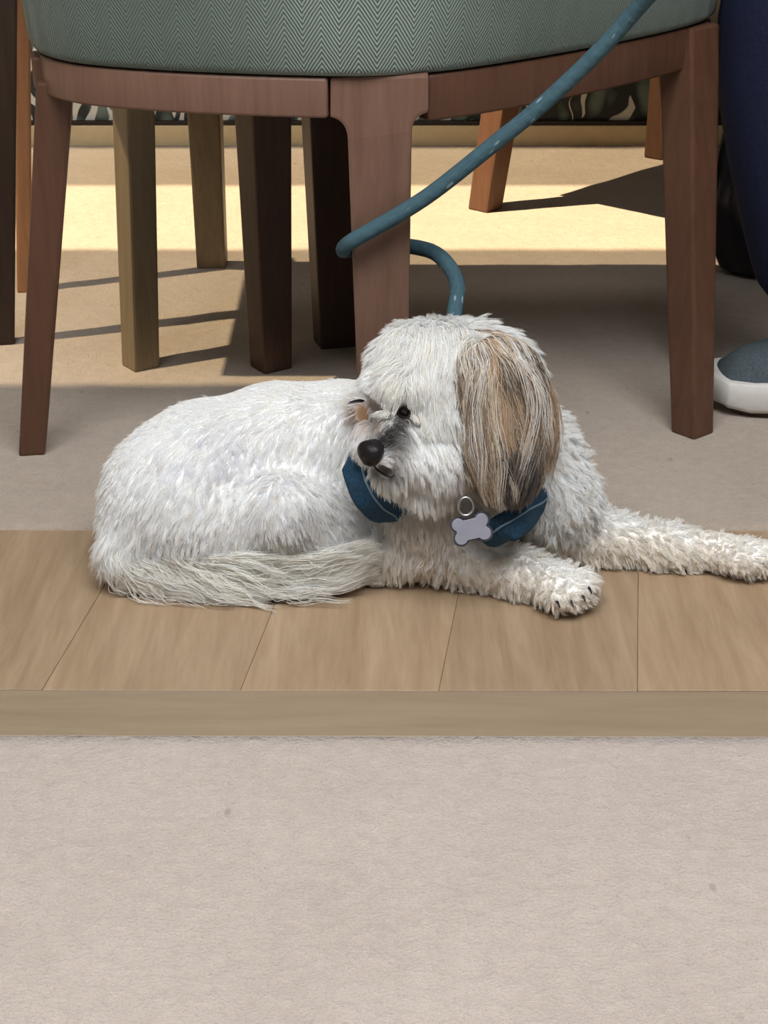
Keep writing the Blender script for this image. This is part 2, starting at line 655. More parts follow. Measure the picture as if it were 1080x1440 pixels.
# ------------------------------------------------------------------ the tub chair
chair = empty('tub_chair', (0, 1.72, 0), 'walnut tub chair with sage green herringbone back, directly behind the dog', 'chair')
Z_TOP = at(540, 108, y=1.60)[2]           # top of the wooden rail
Z_BOT = at(540, 165, y=1.60)[2]
# plan of the back, left to right, from points seen on the rail's top edge
edge_px = [(47, 66), (62, 80), (110, 92), (200, 100), (320, 106), (460, 110), (550, 109), (640, 101), (740, 86), (840, 68), (930, 49), (985, 34), (1001, 24)]
plan = np.array([at(u, v, z=Z_TOP)[:2] for u, v in edge_px])
plan = catmull(plan, 5)


def offset_in(pl, d):
    tg = np.gradient(pl, axis=0)
    tg /= np.linalg.norm(tg, axis=1)[:, None]
    return pl + d * np.stack([-tg[:, 1], tg[:, 0]], 1)


def band(name, pl, z0, z1, thick, mat, parent, flare=0.0, round_=0.004, uv=False):
    """curved slab following the plan from z0 to z1"""
    inn = offset_in(pl, thick)
    rings = []
    arc = np.concatenate([[0], np.cumsum(np.linalg.norm(np.diff(pl, axis=0), axis=1))])
    nz_ = 9 if flare else 2
    vs, fs, uvs = [], [], {}
    prof = []
    for j in range(nz_):
        tt_ = j / (nz_ - 1)
        prof.append((0, z0 + (z1 - z0) * tt_, -flare * math.sin(tt_ * math.pi * 0.5)))
    for j in range(nz_ - 1, -1, -1):
        tt_ = j / (nz_ - 1)
        prof.append((1, z0 + (z1 - z0) * tt_, -flare * math.sin(tt_ * math.pi * 0.5)))
    # soften the lower outside corner
    n = len(prof)
    for i in range(len(pl)):
        off_dir = (inn[i] - pl[i]) / thick
        for side, z, fl in prof:
            q = (pl[i] if side == 0 else inn[i]) + off_dir * fl
            uvs[len(vs)] = (arc[i], z + (0.3 if side else 0))
            vs.append((q[0], q[1], z))
    for i in range(len(pl) - 1):
        for j in range(n):
            j2 = (j + 1) % n
            fs.append((i * n + j, (i + 1) * n + j, (i + 1) * n + j2, i * n + j2))
    fs.append(tuple(range(n)))
    fs.append(tuple((len(pl) - 1) * n + j for j in range(n))[::-1])
    me = bpy.data.meshes.new(name)
    me.from_pydata(vs, [], fs)
    ul = me.uv_layers.new(name='UVMap')
    for lp in me.loops:
        ul.data[lp.index].uv = uvs[lp.vertex_index]
    bm = bmesh.new()
    bm.from_mesh(me)
    bmesh.ops.recalc_face_normals(bm, faces=bm.faces)
    ed = [e for e in bm.edges if len(e.link_faces) == 2 and e.calc_face_angle(0) > 0.9]
    bmesh.ops.bevel(bm, geom=ed, offset=round_, segments=3, affect='EDGES', profile=0.5, clamp_overlap=True)
    bm.to_mesh(me)
    bm.free()
    return link(name, me, mat, parent, True)


# rail, left and right of the middle leg
iL = int(np.argmin([abs(q[0] - at(463, 110, z=Z_TOP)[0]) for q in plan]))
iR = int(np.argmin([abs(q[0] - at(602, 104, z=Z_TOP)[0]) for q in plan]))
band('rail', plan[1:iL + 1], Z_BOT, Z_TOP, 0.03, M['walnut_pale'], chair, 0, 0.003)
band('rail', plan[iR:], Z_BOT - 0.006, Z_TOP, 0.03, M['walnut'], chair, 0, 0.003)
back_plan = offset_in(plan, -0.004)
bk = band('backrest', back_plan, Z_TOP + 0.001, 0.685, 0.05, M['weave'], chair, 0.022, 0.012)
# seat cushion inside the shell
inner = offset_in(plan, 0.058)[6:-4]
pts = [tuple(p) for p in inner] + [(0.24, 1.872), (-0.2, 1.872)]
bm = loft_bm([[(a, b, Z_TOP - 0.01) for a, b in pts], [(a, b, Z_TOP + 0.085) for a, b in pts]])
bmesh.ops.recalc_face_normals(bm, faces=bm.faces)
bevel(bm, 0.012, 3)
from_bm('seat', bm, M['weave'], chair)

# middle leg: a flared board with rounded shoulders
yf = 1.597
out_px = [(464, 109), (602, 104), (602, 152)]
for a in np.linspace(0, 90, 7):
    out_px.append((602 - 23 * math.sin(math.radians(a)), 183 - 24 * math.cos(math.radians(a)) + 0))
ctr = []
outline = [at(464, 109.5, y=yf), at(603, 104.5, y=yf), at(603, 152, y=yf)]
for a in np.linspace(0, 90, 7):
    r_ = math.radians(a)
    outline.append(at(602 - 23 * math.sin(r_) , 160 + 26 * (1 - math.cos(r_)), y=yf))
foot_z = 0.0
fr, fl = at(577, 480, y=yf)[0], at(500, 480, y=yf)[0]
outline.append(np.array([fr - 0.002, yf + 0.03, foot_z]))
outline.append(np.array([fl + 0.004, yf + 0.03, foot_z]))
for a in np.linspace(90, 0, 7):
    r_ = math.radians(a)
    outline.append(at(464 + 25 * math.sin(r_), 166 + 30 * (1 - math.cos(r_)), y=yf))
bm = loft_bm([[tuple(p + np.array([0, 0, 0])) for p in outline], [tuple(p + np.array([0, 0.042, 0])) for p in outline]])
bmesh.ops.recalc_face_normals(bm, faces=bm.faces)
bevel(bm, 0.003, 2)
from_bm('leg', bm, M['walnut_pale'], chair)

# left leg and right leg
fl_ = ground(40, 641)
tl_ = at(78, 120, y=1.705)
lo_left = leg_bm((tl_[0], 1.71, Z_BOT + 0.012), (fl_[0] + 0.002, fl_[1] + 0.012, 0), (0.034, 0.036), (0.026, 0.028), 0.12)
from_bm('leg', lo_left, M['walnut'], chair)
pl0 = plan[:9]
fr_ = ground(977, 617)
tr_ = at(963, 100, y=1.83)
from_bm('leg', leg_bm((at(966, 90, y=1.868)[0], 1.872, Z_TOP), (fr_[0], fr_[1] + 0.016, 0), (0.044, 0.044), (0.031, 0.031), 0.72), M['walnut'], chair)
# corner posts where the rail meets the side legs
p0 = at(60, 100, y=1.715)
from_bm('corner_block', leg_bm((p0[0] + 0.004, 1.722, Z_TOP - 0.002), (p0[0] + 0.006, 1.722, Z_BOT + 0.004), (0.03, 0.034), (0.032, 0.036), 0.2), M['walnut'], chair)


# ------------------------------------------------------------------ ordinary chairs, stools and the table behind
def square_chair(name, feet, seat_z, mat, label, back_side, leg_t=0.044, leg_f=0.036, splay=0.045, group=None, cushion='weave', over=1.16):
    feet = [np.array([*f, 0.0]) for f in feet]
    ctr = sum(feet) / len(feet)
    root = empty(name, tuple(ctr), label, 'chair', group)
    tops = []
    for f in feet:
        d = (ctr - f) / np.linalg.norm(ctr - f)
        tp = f + d * splay
        tp[2] = seat_z - 0.02
        tops.append(tp)
        yaw = math.atan2(feet[1][1] - feet[0][1], feet[1][0] - feet[0][0])
        from_bm('leg', leg_bm(tp, f, (leg_t, leg_t), (leg_f, leg_f), yaw), mat, root)
    inner_ = [ctr + (tp - ctr) * over for tp in tops]
    rings = [[(p[0], p[1], z) for p in inner_] for z in (seat_z - 0.05, seat_z)]
    bm = loft_bm(rings)
    bmesh.ops.recalc_face_normals(bm, faces=bm.faces)
    bevel(bm, 0.004)
    from_bm('seat_frame', bm, mat, root)
    bm = loft_bm([[(ctr[0] + (p[0] - ctr[0]) * s_, ctr[1] + (p[1] - ctr[1]) * s_, z) for p in inner_]
                  for z, s_ in ((seat_z, 1.0), (seat_z + 0.03, 1.02), (seat_z + 0.05, 0.9))])
    bmesh.ops.recalc_face_normals(bm, faces=bm.faces)
    bevel(bm, 0.008, 3)
    from_bm('seat', bm, M[cushion], root, True)
    if back_side is not None:
        a, b = inner_[back_side[0]], inner_[back_side[1]]
        out = (a + b) / 2 - ctr
        out = out / np.linalg.norm(out)
        rings = []
        for k_ in range(9):
            q = a + (b - a) * k_ / 8 + out * 0.03 * math.sin(math.pi * k_ / 8)
            rings.append([(q[0], q[1], seat_z), (q[0] + out[0] * 0.03, q[1] + out[1] * 0.03, seat_z),
                          (q[0] + out[0] * 0.07, q[1] + out[1] * 0.07, seat_z + 0.38), (q[0] + out[0] * 0.04, q[1] + out[1] * 0.04, seat_z + 0.38)])
        bm = loft_bm(rings)
        bmesh.ops.recalc_face_normals(bm, faces=bm.faces)
        bevel(bm, 0.006)
        from_bm('backrest', bm, M[cushion], root)
    return root


g_ = ground(3, 489)
h_ = ground(31, 415)
e_ = ground(682, 294)
f_ = ground(927, 221)
ev, fv = np.array(e_[:2]), np.array(f_[:2])
dv = fv - ev
pv = 1.2 * np.array([dv[1], -dv[0]])
square_chair('dining_chair', [tuple(ev), tuple(fv), tuple(fv + pv), tuple(ev + pv)], 0.45, M['cherry'],
             'reddish brown chair in the background with one leg in the sun patch', (2, 3), 0.046, 0.036, 0.055, over=1.34)  # unseen seat widened to throw a larger shadow by the wall


def table(name, loc, label, legs, top_lo, top_hi, mat, cat='table'):
    root = empty(name, loc, label, cat)
    for top, foot, st_, sf_, yaw, mm in legs:
        from_bm('leg', leg_bm(top, foot, st_, sf_, yaw), mm, root)
    from_bm('tabletop', box_bm(top_lo, top_hi, 0.004), mat, root)
    return root


# dining table over everything; its two left legs stand at the left edge of the photograph
gt, ht = at(26, 0, y=g_[1] + 0.02), at(49, 0, y=h_[1] + 0.02)
table('dining_table', (0.3, 2.05, 0), 'brown table above the chair, two of its legs side by side at the left edge',
      [((gt[0] + 0.012, g_[1] + 0.02, 0.71), (g_[0], g_[1] + 0.018, 0), (0.030, 0.030), (0.022, 0.022), 0.2, M['table_leg_shaded']),
       ((ht[0] + 0.008, h_[1] + 0.02, 0.71), (h_[0], h_[1] + 0.018, 0), (0.022, 0.024), (0.019, 0.022), 0.2, M['table_leg_lit']),
       ((0.72, 2.0, 0.71), (0.75, 2.0, 0), (0.03, 0.03), (0.024, 0.024), 0.0, M['walnut']),
       ((0.72, 2.19, 0.71), (0.75, 2.2, 0), (0.03, 0.03), (0.024, 0.024), 0.0, M['walnut'])],
      (-0.46, 1.80, 0.71), (0.79, 2.215, 0.735), M['walnut'])
a_ = ground(195, 524)
b_ = ground(297, 379)
table('bench', (0.3, 2.1, 0), 'olive oak bench under the table, its two square pale legs between the chair legs',
      [((a_[0] + 0.010, a_[1] + 0.04, 0.47), (a_[0], a_[1] + 0.02, 0), (0.036, 0.036), (0.032, 0.032), 0.62, M['oak']),
       ((b_[0] + 0.006, b_[1] - 0.08, 0.47), (b_[0], b_[1] + 0.02, 0), (0.045, 0.045), (0.038, 0.038), 0.0, M['oak']),
       ((0.335, a_[1] + 0.05, 0.47), (0.345, a_[1] + 0.03, 0), (0.032, 0.032), (0.030, 0.030), 0.0, M['oak']),
       ((0.36, b_[1] - 0.10, 0.47), (0.40, b_[1] + 0.0, 0), (0.035, 0.035), (0.030, 0.030), 0.0, M['oak'])],
      (-0.31, 1.955, 0.47), (0.375, 2.27, 0.50), M['oak'], 'bench')

# dark stool on square posts under the bench board (C, D and one behind the middle leg)
sd = empty('stool', (-0.07, 1.96, 0), 'dark brown stool on thick square posts, in shade right behind the dog', 'stool')
cc, dd = ground(379, 530), ground(471, 492)
from_bm('leg', leg_bm((at(368, 160, y=cc[1] + 0.02)[0], cc[1] + 0.03, 0.40), (cc[0], cc[1] + 0.03, 0), (0.052, 0.044), (0.036, 0.034), 0.60), M['walnut_dark'], sd)
from_bm('leg', leg_bm((at(459, 160, y=dd[1] + 0.02)[0], dd[1] + 0.02, 0.40), (dd[0], dd[1] + 0.022, 0), (0.058, 0.046), (0.044, 0.038), 0.28), M['walnut_dark'], sd)
from_bm('leg', leg_bm((0.0, 1.95, 0.40), (0.0, 1.95, 0), (0.05, 0.046), (0.04, 0.036), 0.3), M['walnut_dark'], sd)
bm = bmesh.new()
bmesh.ops.create_cone(bm, segments=40, radius1=0.115, radius2=0.115, depth=0.03, cap_ends=True)
bmesh.ops.translate(bm, verts=bm.verts, vec=(-0.065, 2.005, 0.415))
bevel(bm, 0.005)
from_bm('seat', bm, M['walnut_dark'], sd)

# ------------------------------------------------------------------ leash
lp = [(905, 2, 1.555), (842, 72, 1.57), (765, 145, 1.578), (690, 206, 1.583), (620, 262, 1.587), (578, 291, 1.588), (530, 319, 1.588),
      (500, 336, 1.589), (486, 346, 1.597)]
path = [np.array(p) for p in ((0.66, 1.905, 0.607), (0.63, 1.87, 0.632), (0.57, 1.77, 0.69), (0.47, 1.62, 0.66))] + [at(1030, -140, y=1.475), at(975, -78, y=1.50)]
path += [at(*p[:2], y=p[2]) for p in lp]
path += [at(483, 352, y=1.617), at(487, 352, y=1.645), at(510, 350, y=1.657), at(550, 346, y=1.657), at(580, 347, y=1.652), at(612, 356, y=1.635), at(634, 378, y=1.61),
         at(643, 402, y=1.585), at(641, 428, y=1.56), at(634, 470, y=1.53), at(628, 520, y=1.515), at(628, 560, y=1.505)]
path = catmull(path, 8)
lea = link('leash', tube_me('leash', path, 0.0070, 14), M['rope'], None, True)
tag(lea, 'blue braided rope leash wound round the middle chair leg and down to the dog', 'leash')

# ------------------------------------------------------------------ the dog: one blended surface
prims = []      # (kind, params, blend)


def ball(u, v, y, rx, ry, rz, rot=None):
    """ellipsoid; rx, ry, rz in pixels of the photograph at that depth (ry = depth)"""
    c = at(u, v, y=y)
    k_ = 1 / ppm(c)
    prims.append(('e', c, np.array([rx, ry, rz]) * k_, rot))


def limb(pts):
    """chain of (u, v, y or None, radius px); None = resting on the floor"""
    q = []
    for u, v, y, r in pts:
        if y is None:
            z = r / 1620.0 * 0.92
            c = at(u, v, z=z)
        else:
            c = at(u, v, y=y)
        q.append((c, r / ppm(c)))
    for (a, ra), (b, rb) in zip(q, q[1:]):
        prims.append(('c', a, b, ra, rb))


def Ry(deg):     # turn in the picture's plane (about the depth axis), clockwise in the picture
    a = math.radians(deg)
    return np.array([[math.cos(a), 0, math.sin(a)], [0, 1, 0], [-math.sin(a), 0, math.cos(a)]])


def Rz(deg):
    a = math.radians(deg)
    return np.array([[math.cos(a), -math.sin(a), 0], [math.sin(a), math.cos(a), 0], [0, 0, 1]])


# trunk
ball(250, 700, 1.450, 106, 100, 108)
ball(300, 668, 1.470, 118, 105, 108)
ball(395, 645, 1.490, 120, 105, 108)
ball(480, 640, 1.500, 110, 105, 105)
ball(570, 640, 1.500, 110, 100, 105)
ball(660, 655, 1.500, 95, 90, 105)
# haunch and folded hind leg
ball(300, 722, 1.425, 140, 75, 78, Ry(6))
ball(420, 735, 1.425, 95, 62, 72, Ry(28))
limb([(400, 720, 1.40, 50), (500, 775, None, 36), (530, 790, None, 26)])
ball(196, 750, 1.43, 52, 60, 62)
# tail base
limb([(168, 775, 1.41, 28), (225, 805, None, 24), (320, 818, None, 20), (430, 818, None, 16), (505, 800, None, 10)])
# chest, neck and shoulders
ball(610, 735, 1.440, 75, 75, 75)
ball(640, 690, 1.455, 95, 85, 85)
ball(735, 650, 1.475, 72, 80, 90, Ry(0))
ball(780, 700, 1.465, 48, 60, 66, Ry(20))
limb([(750, 640, 1.47, 60), (790, 700, 1.455, 44), (800, 750, None, 36)])
ball(560, 770, 1.43, 40, 45, 40)
# near front leg
limb([(585, 765, None, 36), (660, 790, None, 34), (730, 806, None, 31), (775, 820, None, 30)])
ball(796, 828, 1.372, 34, 36, 25)
for du, dv_ in ((-8, 12), (10, 8), (24, 0), (30, -12)):
    ball(796 + du, 828 + dv_, 1.366 - 0.001 * dv_, 11, 14, 12)
# far front leg
limb([(770, 755, None, 36), (850, 757, None, 34), (940, 770, None, 29), (1010, 777, None, 26)])
ball(1045, 781, 1.432, 38, 34, 22)
for du, dv_ in ((14, 8), (28, 4), (38, -2)):
    ball(1045 + du, 781 + dv_, 1.428, 11, 14, 12)
n_body = len(prims)
# head
ball(632, 555, 1.425, 112, 105, 98)
ball(600, 520, 1.425, 82, 90, 66)
ball(665, 540, 1.430, 92, 95, 82)
# brow ridges, cheeks, muzzle, chin
ball(562, 548, 1.375, 34, 34, 24)
ball(527, 540, 1.390, 20, 30, 14)
limb([(588, 596, 1.385, 40), (550, 618, 1.356, 24), (531, 637, 1.343, 17)])
ball(610, 640, 1.375, 52, 45, 44)
ball(565, 645, 1.362, 30, 28, 24)
ball(515, 618, 1.380, 18, 26, 26)
ball(546, 666, 1.362, 24, 28, 16, Ry(30))
ball(600, 680, 1.385, 45, 40, 24)
ball(596, 722, 1.412, 50, 40, 46)
n_head = len(prims)
# the ear that shows
ball(700, 525, 1.378, 52, 26, 56, Ry(-10))
ball(716, 580, 1.360, 50, 18, 78, Ry(-6))
ball(715, 642, 1.352, 46, 14, 52, Ry(-4))

VOX = 0.0033
lo = np.array([-0.29, 1.28, -0.012])
hi = np.array([0.37, 1.60, 0.255])
nx_, ny_, nz_ = [int(math.ceil((hi[i] - lo[i]) / VOX)) + 1 for i in range(3)]
gx = lo[0] + VOX * np.arange(nx_)
gy = lo[1] + VOX * np.arange(ny_)
gz = lo[2] + VOX * np.arange(nz_)


def sdf_prim(p, X):
    if p[0] == 'e':
        q = X - p[1]
        if p[3] is not None:
            q = q @ p[3]
        r = p[2]
        k0 = np.sqrt(((q / r) ** 2).sum(-1))
        k1 = np.sqrt(((q / r ** 2) ** 2).sum(-1)) + 1e-9
        return k0 * (k0 - 1) / k1
    a, b, ra, rb = p[1:]
    ab = b - a
    t_ = np.clip(((X - a) @ ab) / (ab @ ab), 0, 1)
    d = np.linalg.norm(X - a - t_[..., None] * ab, axis=-1)
    return d - (ra + (rb - ra) * t_)


def smin(a, b, k_):
    h = np.clip(0.5 + 0.5 * (b - a) / k_, 0, 1)
    return b + (a - b) * h - k_ * h * (1 - h)


G = np.stack(np.meshgrid(gx, gy, gz, indexing='ij'), -1).astype(np.float32)
field = np.full((nx_, ny_, nz_), 1.0, np.float32)
for i, p in enumerate(prims):
    k_ = 0.013 if i < n_body else (0.010 if i < n_head else (0.014 if i == n_head else 0.009))
    if p[0] == 'e':
        rad = p[2].max() + 0.035
        b0, b1 = p[1] - rad, p[1] + rad
    else:
        rad = max(p[3], p[4]) + 0.035
        b0, b1 = np.minimum(p[1], p[2]) - rad, np.maximum(p[1], p[2]) + rad
    s0 = np.clip(((b0 - lo) / VOX).astype(int), 0, [nx_, ny_, nz_])
    s1 = np.clip(((b1 - lo) / VOX).astype(int) + 1, 0, [nx_, ny_, nz_])
    sl = tuple(slice(a, b) for a, b in zip(s0, s1))
    if min(s1 - s0) <= 0:
        continue
    field[sl] = smin(field[sl], sdf_prim(p, G[sl]).astype(np.float32), k_)
# the belly rests on the floor
field = np.maximum(field, (0.0015 - G[..., 2]))


def surface_nets(f, lo, vox):
    ins = f < 0
    c = [ins[i:ins.shape[0] - 1 + i, j:ins.shape[1] - 1 + j, k:ins.shape[2] - 1 + k] for i in (0, 1) for j in (0, 1) for k in (0, 1)]
    s = sum(x_.astype(np.int8) for x_ in c)
    act = (s > 0) & (s < 8)
    idx = np.full(act.shape, -1, np.int64)
    cells = np.argwhere(act)
    idx[act] = np.arange(len(cells))
    acc = np.zeros((len(cells), 3))
    cnt = np.zeros(len(cells))
    corners = [(i, j, k) for i in (0, 1) for j in (0, 1) for k in (0, 1)]
    for a in range(8):
        for b in range(a + 1, 8):
            d = np.array(corners[b]) - np.array(corners[a])
            if np.abs(d).sum() != 1:
                continue
            pa, pb = cells + corners[a], cells + corners[b]
            fa, fb = f[tuple(pa.T)], f[tuple(pb.T)]
            m = (fa < 0) != (fb < 0)
            t_ = fa[m] / (fa[m] - fb[m])
            acc[m] += pa[m] + t_[:, None] * d
            cnt[m] += 1
    verts = lo + vox * acc / cnt[:, None]
    quads = []
    for ax in range(3):
        o1, o2 = [(1, 2), (2, 0), (0, 1)][ax]
        sl0 = [slice(1, -1)] * 3
        sl1 = [slice(1, -1)] * 3
        sl0[ax] = slice(0, -1)
        sl1[ax] = slice(1, None)
        A, B = ins[tuple(sl0)], ins[tuple(sl1)]
        for flip, m in ((False, A & ~B), (True, ~A & B)):
            e = np.argwhere(m)
            off = np.ones(3, int)
            off[ax] = 0
            e = e + off
            d1 = np.zeros(3, int); d1[o1] = 1
            d2 = np.zeros(3, int); d2[o2] = 1
            q = [idx[tuple((e - x_).T)] for x_ in (d1 + d2, d2, 0 * d1, d1)]
            if flip:
                q = q[::-1]
            quads.append(np.stack(q, 1))
    return verts, np.concatenate(quads)


verts, quads = surface_nets(field, lo, VOX)
# light smoothing
for _ in range(2):
    acc = np.zeros_like(verts)
    cnt = np.zeros(len(verts))
    for k_ in range(4):
        a, b = quads[:, k_], quads[:, (k_ + 1) % 4]
        np.add.at(acc, a, verts[b]); np.add.at(cnt, a, 1)
        np.add.at(acc, b, verts[a]); np.add.at(cnt, b, 1)
    verts = 0.5 * verts + 0.5 * acc / cnt[:, None]


def sample_field(f, X):
    q = (X - lo) / VOX
    i = np.clip(np.floor(q).astype(int), 0, np.array(f.shape) - 2)
    w_ = np.clip(q - i, 0, 1)
    r = 0
    for a in (0, 1):
        for b in (0, 1):
            for c in (0, 1):
                r = r + f[i[:, 0] + a, i[:, 1] + b, i[:, 2] + c] * (w_[:, 0] if a else 1 - w_[:, 0]) * (w_[:, 1] if b else 1 - w_[:, 1]) * (w_[:, 2] if c else 1 - w_[:, 2])
    return r


def field_normal(X):
    e = VOX * 0.8
    g = np.stack([sample_field(field, X + e * d) - sample_field(field, X - e * d) for d in np.eye(3)], 1)
    return g / (np.linalg.norm(g, axis=1)[:, None] + 1e-9)


def project(X):
    d = X - np.array([0, 0, CAM_H])
    zc = d[:, 1] * CP - d[:, 2] * SP
    yc = d[:, 1] * SP + d[:, 2] * CP
    return 540 + F_PX * d[:, 0] / zc, 720 - F_PX * yc / zc


def fnoise(X, scale, seed, octaves=3):
    """cheap smooth noise from summed sines, about -1..1"""
    r = np.random.default_rng(seed)
    out = np.zeros(len(X))
    amp, tot = 1.0, 0
    for o in range(octaves):
        for _ in range(5):
            k_ = r.normal(size=3)
            k_ *= scale * 2 ** o / np.linalg.norm(k_) * r.uniform(0.7, 1.3)
            out += amp * np.sin(X @ k_ + r.uniform(0, 6.28))
        tot += amp * 2.2
        amp *= 0.55
    return np.clip(out / tot, -1, 1)


def sd_group(X, i0, i1):
    d = np.full(len(X), 1.0)
    for p in prims[i0:i1]:
        d = np.minimum(d, sdf_prim(p, X))
    return d


def sstep(a, b, x_):
    t_ = np.clip((x_ - a) / (b - a), 0, 1)
    return t_ * t_ * (3 - 2 * t_)


def blob(X, u, v, y, ru, rv, ry=40):
    c = at(u, v, y=y)
    k_ = 1 / ppm(c)
    q = (X - c) / (np.array([ru, ry, rv]) * k_)
    return np.exp(-(q ** 2).sum(1))


FACE = {}


def blob_at(X, c, r):
    return np.exp(-(((X - c) / r) ** 2).sum(1))


def coat(X, jitter=True, strand=None):
    """the dog's coat colour at a place on its body (linear rgb)"""
    n = len(X)
    white = np.array([0.905, 0.905, 0.90])
    cream = np.array([0.84, 0.76, 0.64])
    tan = np.array([0.38, 0.26, 0.165])
    grey = np.array([0.115, 0.098, 0.09])
    col = np.tile(white, (n, 1))

    def lay(w_, c):
        nonlocal col
        w_ = np.clip(w_, 0, 1)[:, None]
        col = col * (1 - w_) + w_ * np.array(c)
    n1 = fnoise(X, 60, 5)
    n2 = fnoise(X, 220, 9)
    # creamy feet, chest and tail
    lay(0.55 * sstep(0.055, 0.012, X[:, 2]) + 0.1 * n1, cream)
    lay(0.40 * blob(X, 620, 745, 1.38, 90, 60, 60) * (0.8 + 0.4 * n1), (0.60, 0.50, 0.37))
    # streaky greyish patches on the clipped flank and haunch
    lay(0.45 * blob(X, 330, 650, 1.40, 120, 32, 70) * (0.6 + 0.8 * n2), (0.50, 0.50, 0.56))
    lay(0.5 * blob(X, 440, 745, 1.37, 80, 45, 60) * (0.6 + 0.9 * n2), (0.46, 0.44, 0.43))
    # muzzle staining
    lay(1.3 * blob(X, 518, 583, 1.375, 20, 18, 60), (0.34, 0.20, 0.115))
    lay(1.2 * blob(X, 505, 566, 1.380, 15, 4, 50), (0.07, 0.045, 0.035))
    lay(0.5 * blob(X, 545, 672, 1.36, 22, 16, 40), (0.50, 0.43, 0.28))
    lay(1.3 * blob(X, 546, 616, 1.352, 15, 13, 50), (0.06, 0.05, 0.05))
    lay(1.1 * blob(X, 560, 598, 1.360, 11, 14, 50), (0.09, 0.075, 0.07))
    lay(1.2 * blob(X, 569, 576, 1.362, 8, 13, 50), (0.06, 0.05, 0.045))
    lay(1.0 * blob(X, 540, 657, 1.352, 13, 7, 50), (0.10, 0.085, 0.08))
    lay(0.6 * blob(X, 560, 645, 1.352, 12, 12, 50), (0.40, 0.37, 0.34))
    for c, r, k_, w_ in FACE.values():
        lay(w_ * blob_at(X, c, r), k_)
    return np.clip(col, 0.005, 0.95)


def first_hit(u, v):
    d = ray(u, v)
    ts = np.arange(1.25, 1.75, 0.0008)
    P_ = np.array([0, 0, CAM_H]) + ts[:, None] * d / np.linalg.norm(d)
    ok_ = (P_ > lo + 0.004).all(1) & (P_ < hi - 0.004).all(1) & (sample_field(field, P_) < 0)
    return P_[np.argmax(ok_)]


FACE['far_eye'] = (first_hit(517, 582), 0.0125, (0.36, 0.215, 0.125), 1.6)
FACE['near_eye'] = (first_hit(568, 580), 0.0070, (0.10, 0.075, 0.065), 1.4)
for q, (u, v, r) in enumerate(((538, 622, 0.0062), (546, 613, 0.0056), (554, 604, 0.0050), (561, 596, 0.0044), (566, 588, 0.0042))):
    FACE['bridge_%d' % q] = (first_hit(u, v), r, (0.055, 0.047, 0.046), 1.2)
FACE['lip'] = (first_hit(545, 662), 0.0065, (0.13, 0.115, 0.105), 1.2)
FACE['chin'] = (first_hit(520, 652), 0.0080, (0.60, 0.52, 0.34), 0.7)

ear_d = sd_group(verts, n_head, len(prims))
head_d = sd_group(verts, n_body, n_head)
vcol = coat(verts)
wear = sstep(0.006, 0.0, ear_d)[:, None]
vcol = vcol * (1 - wear) + wear * np.array([0.27, 0.20, 0.145])

dog = empty('dog', (0, 1.45, 0), 'white curly dog with tan and grey ear, lying on the wooden boards looking left', 'dog')
me = bpy.data.meshes.new('body')
me.from_pydata([tuple(v) for v in verts], [], [tuple(q) for q in quads])
ca = me.color_attributes.new('coat', 'FLOAT_COLOR', 'POINT')
ca.data.foreach_set('color', np.hstack([vcol * 0.97, np.ones((len(verts), 1))]).astype(np.float32).ravel())
body = link('body', me, M['dog_skin'], dog, True)

# ------------------------------------------------------------------ the coat: groomed strands
tri = np.concatenate([quads[:, [0, 1, 2]], quads[:, [0, 2, 3]]])
ta, tb_, tc_ = verts[tri[:, 0]], verts[tri[:, 1]], verts[tri[:, 2]]
area = np.linalg.norm(np.cross(tb_ - ta, tc_ - ta), axis=1) / 2
tcen = (ta + tb_ + tc_) / 3
t_ear = sd_group(tcen, n_head, len(prims))
t_head = sd_group(tcen, n_body, n_head)
tu, tv_ = project(tcen)


def roots(weight, n):
    p = area * weight
    p = p / p.sum()
    k_ = rng.choice(len(tri), size=n, p=p)
    r1, r2_ = np.sqrt(rng.random(n)), rng.random(n)
    return (1 - r1)[:, None] * ta[k_] + (r1 * (1 - r2_))[:, None] * tb_[k_] + (r1 * r2_)[:, None] * tc_[k_]


def flow(X, ctrl):
    """direction and length blended from control strokes: (u, v, y, du, dv, dy, length mm, lift)"""
    P_ = np.array([at(c[0], c[1], y=c[2]) for c in ctrl])
    D_ = []
    for c, p in zip(ctrl, P_):
        q = at(c[0] + c[3], c[1] + c[4], y=c[2]) - p
        d = q + np.array([0, c[5], 0])
        D_.append(d / np.linalg.norm(d))
    D_ = np.array(D_)
    LL = np.array([(c[6], c[7]) for c in ctrl])
    d2 = ((X[:, None, :] - P_[None]) ** 2).sum(-1)
    w_ = 1 / (d2 + 0.0002) ** 2
    w_ /= w_.sum(1, keepdims=True)
    return w_ @ D_, w_ @ LL


def norm(v):
    return v / (np.linalg.norm(v, axis=1)[:, None] + 1e-9)


def surf(u, v, lift=0.0):
    """where a sight line first meets the dog"""
    d = ray(u, v)
    ts = np.arange(1.25, 1.75, 0.0008)
    P_ = np.array([0, 0, CAM_H]) + ts[:, None] * d / np.linalg.norm(d)
    f_ = sample_field(field, P_)
    ok_ = (P_ > lo + 0.004).all(1) & (P_ < hi - 0.004).all(1) & (f_ < lift)
    return P_[np.argmax(ok_)] if ok_.any() else at(u, v, y=1.36)


# places on the face that no long strand may cover: far eye, near eye, bridge of the nose, lips
BARE = [(surf(u, v), r) for u, v, r in ((517, 582, 0.0098), (505, 567, 0.0060), (568, 578, 0.0058), (540, 620, 0.0062), (550, 609, 0.0056), (560, 597, 0.0050), (541, 660, 0.0060))]
BARE_N = field_normal(np.array([c for c, r in BARE]))


